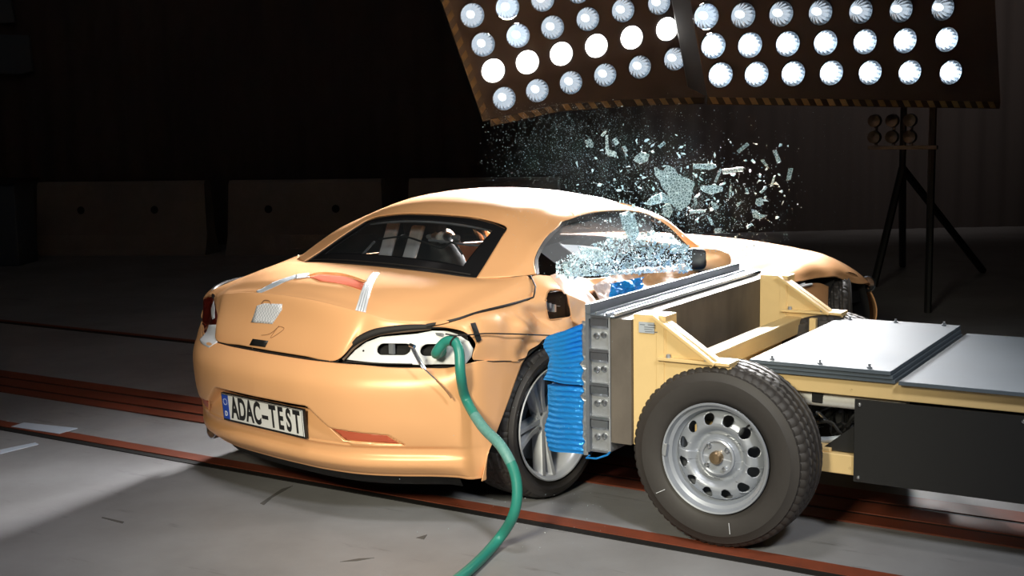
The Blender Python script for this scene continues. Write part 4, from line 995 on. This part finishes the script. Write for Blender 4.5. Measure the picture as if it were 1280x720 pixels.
# black tape and cord on the right quarter
b = MB(); q = [P3(586, 404, -.835), P3(592, 403, -.835), P3(600, 425, -.868), P3(594, 428, -.866)]; b.add([np.array(p)+[0, -.008, 0] for p in q], [(0, 1, 2, 3)]); o = b.build('black_tape', M['black'], CAR); s_ = o.modifiers.new('t', 'SOLIDIFY'); s_.thickness = .002
b = MB(); q = [P3(556, 417, -.80), P3(570, 419, -.845), P3(594, 417.5, -.868), P3(606, 416.5, -.876), P3(640, 417, -.90), P3(690, 419, -.912)]; b.tube(cr([np.array(p)+[-.004, -.008, 0] for p in q], 4), .0028, 6); b.build('black_cord', M['black'], CAR, True)
# steel hook and its cord hanging at the lamp
hk = [P3(520, 432, -.735), P3(524, 441, -.745), P3(530, 452, -.76), P3(535, 460, -.775)]
b = MB()
for s in (-.006, .006): b.tube(cr([np.array(p)+[-.02, s, 0] for p in hk], 4), .0045, 6)
b.tube([np.array(hk[0])+[-.02, -.012, 0], np.array(hk[0])+[-.02, .012, .004]], .008, 8); b.tube([np.array(hk[2])+[-.02, -.008, 0], np.array(hk[2])+[-.02, .008, 0]], .005, 8)
b.build('steel_hook', M['alu'], CAR, True)
b = MB(); b.tube(cr([np.array(P3(535, 460, -.775))+[-.02, 0, 0], np.array(P3(550, 474, -.80))+[-.02, 0, 0]], 4), .003, 6); b.build('hook_wire', M['alu'], CAR)
b = MB(); b.tube(cr([np.array(P3(550, 474, -.80))+[-.02, 0, 0], np.array(P3(562, 487, -.825))+[-.02, 0, 0], np.array(P3(570, 496, -.84))+[-.025, 0, 0]], 4), .0038, 6); b.build('hook_wire', M['skin'], CAR)
# cabin: seats, roll hoops, bar, test gear
for y in (-.36, .36):
    st = empty('seat', (1.55, y, .3)); st.parent = CAR
    blob('backrest', (-.12, 0, .40), (.09, .24, .34), M['seat'], st, rot=(0, -.25, 0), sq=3.2); blob('cushion', (.18, 0, .10), (.28, .25, .10), M['seat'], st, sq=3.5)
    blob('headrest', (-.18, 0, .76), (.055, .13, .10), M['seat'], st, sq=3)
for u0, u1, v0, v1 in ((478, 492, 278, 322), (508, 523, 282, 325)):
    a, c = np.array(atc(u1-2, v0, x=1.20)), np.array(atc(u0, v1, x=1.05)); b = MB()
    w_ = np.array([0, .040, 0]); d_ = np.array([.03, 0, 0]); b.hexa([c-w_, c-w_+d_, c+w_+d_, c+w_, a-w_, a-w_+d_, a+w_+d_, a+w_]); b.build('roll_bar_post', M['post'], CAR, bevel=.012)
b = MB(); b.tube(cr([tuple(atc(u, v, x=.98)) for u, v in ((474, 299), (505, 296), (530, 303), (552, 310), (566, 303), (578, 318))], 5), .005, 6); b.build('measuring_cable', M['black'], CAR, True)
b = MB(); b.tube([tuple(atc(448, 324, x=1.0)), tuple(atc(468, 302, x=1.0))], .006, 6); b.tube([tuple(atc(536, 300, x=1.1)), tuple(atc(620, 310, x=1.1))], .006, 6); b.build('strut_bar', M['steel_d'], CAR)
for (u, v, r_, mm) in ((545, 296, .022, 'alu'), (552, 297, .030, 'alloy'), (560, 296, .024, 'alu'), (570, 297, .015, 'steel_d'), (571, 302, .012, 'alu'), (538, 296, .014, 'steel_d')):
    p = atc(u, v, x=1.18); b = MB(); b.lathe([(.001, -.02), (r_*.8, -.018), (r_, 0), (r_*.7, .02), (.001, .022)], 14, 'y', tuple(p)); b.build('camera_mount', M[mm], CAR, True)
b = MB(); b.tube(cr([tuple(atc(u, v, x=1.15)) for u, v in ((593, 285), (604, 292), (607, 302), (600, 312), (590, 322))], 5), .007, 8); b.build('strut_bar', M['alloy'], CAR, True)
b = MB(); b.tube([tuple(atc(612, 298, x=1.1)), tuple(atc(620, 283, x=1.1))], .010, 8); b.build('strut_bar', M['alu'], CAR, True)
# rear view strut inside the window top
b = MB(); b.tube([(1.04, y, 1.118-.16*y*y) for y in np.linspace(-.40, .40, 12)], .006, 6); b.build('inner_trim', M['steel_d'], CAR, True)
b = MB(); b.box(.80, 1.15, -.60, .60, .885, .90); b.build('parcel_shelf', M['black'], CAR)
# white airbag cloth showing in the side window
crumple('airbag_cloth', (P3(702, 305, -.70), P3(750, 309, -.70), P3(762, 321, -.72), P3(728, 326, -.72)), M['tape_white'], .012, 14, 12, 8, freq=7)
rp = [(a, -b_+.01, c) for a, b_, c in side_ring(1)[3:13]]+[(1.90, -.66, 1.03), (1.70, -.69, .97), (1.40, -.71, .94), (1.10, -.71, .95)]
cc = tuple(np.mean(np.array(rp), 0)); b = MB(); b.add([cc]+rp, [(0, k+1, (k+1) % len(rp)+1) for k in range(len(rp))]); b.build('crazed_window_glass', M['greyglass'], CAR)
# ------------------------------------------------------------------ hose
hp = [c2w((.36, -.72, .70)), c2w(atc(545, 442, y=-.76)), c2w(atc(556, 428, y=-.80)), c2w(atc(568, 427, y=-.84)), c2w(atc(574, 440, y=-.87)), c2w(atc(576, 470, y=-.885))]
X0, X1 = float(at(580, 495, x=.2)[0]), .05
for u, v, x in ((583, 500, .05), (603, 533, .04), (628, 560, .03), (645, 598, .02), (643, 640, .0)): hp.append(at(u, v, x=x+(.16 if v < 520 else .1 if v < 545 else .05)))
hp.append(at(620, 678, z=.035)); hp.append(at(575, 722, z=.022)); hp.append(at(500, 770, z=.022))
hb = np.array(hp[-1]); hoseE = empty('rubber_hose', tuple(hb)); tag(hoseE, 'thick green rubber hose hanging from the open tail lamp to the floor', 'hose')
b = MB(); b.tube([p-hb for p in cr(np.array(hp), 10)], .0195, 16); b.build('hose_tube', M['hose'], hoseE, True)
cp = cr(np.array(hp), 10); b = MB()
b.tube([p-hb for p in cp[66:86]], .0203, 16, False); M['hosewrap'] = mat('pale_scuffed_hose', (.16, .34, .31), .5, 0, .6, 90, color2=(.02, .2, .16)); b.build('scuffed_sleeve', M['hosewrap'], hoseE, True)
b = MB(); p = cp[30]; b.tube([cp[29]-hb, cp[31]-hb], .022, 14, False); b.build('hose_tie', M['black'], hoseE)

# ------------------------------------------------------------------ flying glass
rg = random.Random(11)
def shard(name, poly, y, label, group=None, tilt=.5, m='shard', cat='glass shard', th=.004):
    P = [np.array(at(u, v, y=y)) for u, v in poly]; c = np.mean(P, 0)
    n = Vector(tuple(-ray(*np.mean(np.array(poly), 0)))).normalized(); n.rotate(Matrix.Rotation(min(.85, tilt*1.3)*rg.uniform(-1, 1), 3, tuple(UP))); n.rotate(Matrix.Rotation(min(.85, tilt*1.3)*rg.uniform(-1, 1), 3, tuple(RT)))
    n = np.array(n); V = []
    for p in P:
        d = p-CAM; t = float(np.dot(c-CAM, n)/np.dot(d, n)); V.append(CAM+d*t-c)
    k = len(V); B = [p+n*th for p in V]
    o = meshobj(name, [*V, *B], [tuple(range(k))[::-1], tuple(range(k, 2*k))]+[(i, (i+1) % k, (i+1) % k+k, i+k) for i in range(k)], M[m]); o.location = tuple(c)
    return tag(o, label, cat, group)
def Z(pts, x0=700, y0=140, s=300/1271): return [(x0+a*s, y0+b_*s) for a, b_ in pts]
big = [
 ([(500, 290), (545, 312), (570, 280), (610, 300), (625, 330), (715, 370), (700, 430), (690, 480), (640, 525), (600, 500), (570, 430), (545, 405), (525, 360), (500, 330)], 'largest crazed glass shard flying above the door'),
 ([(480, 450), (540, 425), (590, 450), (600, 490), (540, 480), (480, 495), (450, 490)], 'crazed glass shard hanging just below the largest one'),
 ([(545, 500), (580, 480), (600, 520), (580, 560), (545, 550)], 'square crazed shard close above the windscreen pillar'),
 ([(395, 240), (430, 210), (475, 225), (465, 260), (425, 275), (395, 262)], 'rounded dull shard left above the largest one'),
 ([(705, 275), (815, 272), (830, 290), (800, 305), (705, 298)], 'long flat level shard right of the largest one'),
 ([(745, 395), (800, 388), (865, 395), (862, 420), (800, 438), (765, 425)], 'leaf shaped shard right below the long level one'),
 ([(860, 305), (900, 298), (970, 292), (972, 312), (920, 320), (865, 330)], 'bone shaped shard with a long thin tail'),
 ([(845, 300), (858, 308), (828, 375), (815, 372)], 'thin upright sliver under the bone shaped shard'),
 ([(935, 205), (990, 160), (1002, 172), (948, 218)], 'bright oblong shard high up on the right'),
 ([(1125, 205), (1145, 200), (1172, 262), (1150, 272)], 'bright narrow shard leaning left near the upper right end'),
 ([(1212, 298), (1235, 300), (1222, 360), (1198, 365)], 'rightmost upright narrow shard of the cloud'),
 ([(1060, 255), (1080, 252), (1108, 300), (1085, 285)], 'small curved shard left of the bright narrow one'),
 ([(1040, 460), (1070, 452), (1080, 490), (1050, 500), (1035, 485)], 'small square shard at the lower right of the cloud'),
 ([(1015, 515), (1040, 520), (1060, 540), (1100, 548), (1060, 568), (1025, 560)], 'flat winged shard lowest on the right'),
 ([(1130, 340), (1142, 335), (1128, 390), (1112, 395)], 'thin slanted sliver below the bright narrow shard'),
 ([(1055, 425), (1090, 392), (1098, 400), (1068, 432)], 'slanted pointed shard above the small square one'),
 ([(898, 392), (910, 390), (905, 455), (893, 458)], 'thin upright grey sliver right of the leaf shaped shard'),
 ([(240, 125), (255, 122), (258, 200), (300, 212), (298, 238), (262, 235), (242, 218)], 'hook shaped shard at the upper left of the cloud'),
 ([(132, 150), (160, 138), (178, 165), (170, 188), (145, 182)], 'bright white lump of glass furthest to the left'),
 ([(515, 180), (550, 155), (560, 165), (530, 192)], 'small slanted shard high in the middle of the cloud'),
 ([(215, 125), (238, 98), (252, 104), (228, 132)], 'short slanted sliver above the hook shaped shard'),
 ([(275, 150), (300, 135), (315, 165), (295, 180)], 'small dull shard right of the hook shaped one'),
 ([(325, 185), (345, 178), (360, 205), (345, 220)], 'small grey shard between the hook and the rounded one'),
 ([(705, 455), (720, 448), (728, 490), (712, 498)], 'narrow green tinted shard at the right corner of the largest one'),
 ([(680, 520), (770, 518), (770, 530), (690, 535)], 'long thin level sliver under the largest shard'),
 ([(775, 545), (800, 560), (818, 600), (800, 598)], 'bright pointed sliver beside the windscreen pillar'),
 ([(985, 605), (1015, 588), (1020, 597), (992, 618)], 'short bright dash of glass just above the bonnet'),
 ([(815, 620), (850, 615), (855, 640), (820, 645)], 'bright square shard just above the pillar foot'),
 ([(800, 480), (825, 478), (842, 510), (815, 520)], 'dull shard below the leaf shaped one'),
 ([(930, 490), (955, 472), (962, 480), (940, 505)], 'small oval shard left of the small square one'),
 ([(980, 405), (992, 402), (1002, 432), (990, 438)], 'small bright shard left of the slanted pointed one'),
]
for i, (pl_, lb) in enumerate(big): shard('glass_shard', Z(pl_), -.95+.16*math.sin(i*2.4), lb, tilt=.35)
shard('glass_shard', [(774, 267), (786, 264), (792, 268), (797, 282), (799, 292), (790, 303), (784, 296), (777, 280)], -.74, 'upright crazed shard still hanging in the top of the side window', tilt=.3)
shard('glass_shard', [(919, 318), (932, 308), (936, 306), (934, 322), (921, 324)], -.93, 'transparent pointed shard just above the bonnet edge', tilt=.3)
shard('glass_shard', [(845, 310), (862, 306), (860, 314), (848, 318)], -.8, 'dull shard at the foot of the windscreen pillar', tilt=.3)
shard('glass_shard', [(722, 308), (748, 312), (760, 316), (756, 330), (740, 326), (728, 318)], -.76, 'long pale shard in the rear half of the side window', tilt=.3)
def rpoly(u, v, r, k=None, el=1, an=0):
    k = k or rg.choice((3, 4, 4, 5)); out = []
    for i in range(k):
        a = 2*pi*i/k+rg.uniform(-.4, .4); rr = r*rg.uniform(.6, 1.1); x, y = rr*math.cos(a)*el, rr*math.sin(a)/el
        out.append((u+x*math.cos(an)-y*math.sin(an), v+x*math.sin(an)+y*math.cos(an)))
    return out
# medium shards in the air and in the window, individually
cnt = 0
while cnt < 130:
    if cnt < 80: u, v = rg.gauss(855, 55), rg.gauss(250, 38)
    else: u, v = rg.uniform(720, 985), rg.gauss(212, 30)
    if not (700 < u < 1000 and 160 < v < 318) or v > 236+(u-640)*.55 and u < 880: continue
    shard('glass_splinter', rpoly(u, v, rg.uniform(1.3, 3.2), None, rg.uniform(1, 1.9), rg.uniform(0, pi)), rg.uniform(-1.1, -.72), 'small bright glass splinter in the cloud above the car side', 'small glass splinters in the air', .7, 'shardbit'); cnt += 1
cnt = 0
while cnt < 150:
    t = rg.random(); u = 700+160*t; lo = 345-8*t+2; top = 275+55*(1-t)**2+25*t**3; v = lo-(lo-top)*rg.random()**1.4
    if u > 830 and v < 285+(u-830)*.8: continue
    shard('glass_chunk', rpoly(u, v, rg.uniform(1.8, 5.0), None, rg.uniform(1, 1.5), rg.uniform(0, pi)), rg.uniform(-.98, -.74), 'crazed glass chunk in the shattered side window opening', 'glass chunks in the side window', .7, 'chunk'); cnt += 1
# crumbs and dust: beyond counting
def crumbs(name, N, gen, label, m='shardbit'):
    V = []; F = []
    for i in range(N):
        p, r = gen(); p = np.array(p); a = rg.uniform(0, 6.28); n0 = len(V)
        A_ = np.array([rg.gauss(0, 1), rg.gauss(0, 1), rg.gauss(0, 1)]); B_ = np.array([rg.gauss(0, 1), rg.gauss(0, 1), rg.gauss(0, 1)]); A_ /= np.linalg.norm(A_); B_ -= A_*(A_ @ B_); B_ /= np.linalg.norm(B_); C_2 = np.cross(A_, B_)
        for q in (A_*r, B_*r*.8, -A_*r*.7, C_2*r*.6): V.append(p+q)
        F += [(n0, n0+1, n0+2), (n0, n0+3, n0+1), (n0+1, n0+3, n0+2), (n0+2, n0+3, n0)]
    return tag(meshobj(name, V, F, M[m]), label, 'glass crumbs', None, 'stuff')
def gw():
    while True:
        t = rg.random(); u = 695+170*t; lo = 347-9*t; top = 278+50*(1-t)**2+22*t**3; v = lo-(lo-top)*rg.random()**1.5
        if u < 712 and rg.random() < .6: continue
        if u > 830 and v < 285+(u-830)*.8: continue
        return at(u, v, y=rg.uniform(-1.0, -.72)), rg.uniform(.002, .0062)
crumbs('glass_crumbs', 5200, gw, 'dense mass of pale blue glass crumbs bursting out of the side window')
def ga():
    while True:
        u, v = rg.gauss(845, 62), rg.gauss(262, 42)
        if v > 320 or u > 1005 or (v > 236+(u-640)*.5 and u < 880): continue
        return at(u, v, y=rg.uniform(-1.15, -.6)), rg.uniform(.0012, .0042)
crumbs('glass_crumbs', 3200, ga, 'spray of tiny glass crumbs in the air above the door')
def gd():
    while True:
        if rg.random() < .75: u, v = rg.gauss(735, 60), rg.gauss(190, 42)
        else: u, v = rg.uniform(640, 1100), rg.uniform(135, 560)
        if v < 128 or u < 600: continue
        return at(u, v, y=rg.uniform(-1.2, -.5)), rg.uniform(.0006, .0019)
crumbs('glass_dust', 6500, gd, 'fine haze of glass dust drifting up left of the shards')
def gf():
    u = rg.gauss(700, 90); v = rg.uniform(560, 690) if u < 760 else rg.uniform(430, 560)
    p = at(u, v, z=rg.choice((.006, .006, .03))) ; return (p[0], p[1], .007 if rg.random() < .7 else rg.uniform(.01, .5)), rg.uniform(.001, .003)
crumbs('glass_crumbs', 120, gf, 'few glass crumbs falling round the rear wheel to the floor')

# ------------------------------------------------------------------ right background: stand and cable rack
st = empty('tripod_stand', tuple(at(1150, 345, z=0))); tag(st, 'black stand whose slanted leg shows right of the car nose', 'stand')
so = np.array(st.location)
feet = [np.array([*(at(1092, 360, z=0)[:2]*1.0), 0])-so, np.array([.5, -.5, 0]), np.array([.7, .35, 0])]
apex = at(1128, 210, x=float(at(1092, 360, z=0)[0]))-so
hd = [.0, .0]
for f in feet:
    b = MB(); b.tube([f+[0, 0, .02], apex], .035, 8); b.build('leg', M['black'], st)
b = MB(); b.tube([apex, apex+[0, 0, .6]], .03, 8); b.build('pole', M['black'], st)
rk = at(1105, 165, x=6.5); ro = empty('cable_rack', (float(rk[0]), float(rk[1]), 0)); tag(ro, 'dim rack of dark couplings below the right lamp rig', 'rack'); zr = float(rk[2])
b = MB(); b.tube([(0, -.38, 0), (0, -.38, zr+.3)], .03, 8); b.build('post', M['black'], ro)
b = MB(); b.box(-.03, .03, -.42, .12, zr-.14, zr-.11); b.build('shelf', M['black'], ro)
for i in range(2):
    for j in range(3):
        b = MB(); b.lathe([(.001, -.06), (.05, -.05), (.055, 0), (.035, .04), (.001, .05)], 12, 'x', (-.04, .06-.14*j, zr+.09-.13*i)); b.build('coupling', M['black'], ro, True)
for j in range(3):
    b = MB(); b.tube([(-.0, .06-.14*j, zr-.12), (0, .06-.14*j, zr+.13)], .012, 6); b.build('rod', M['black'], ro)
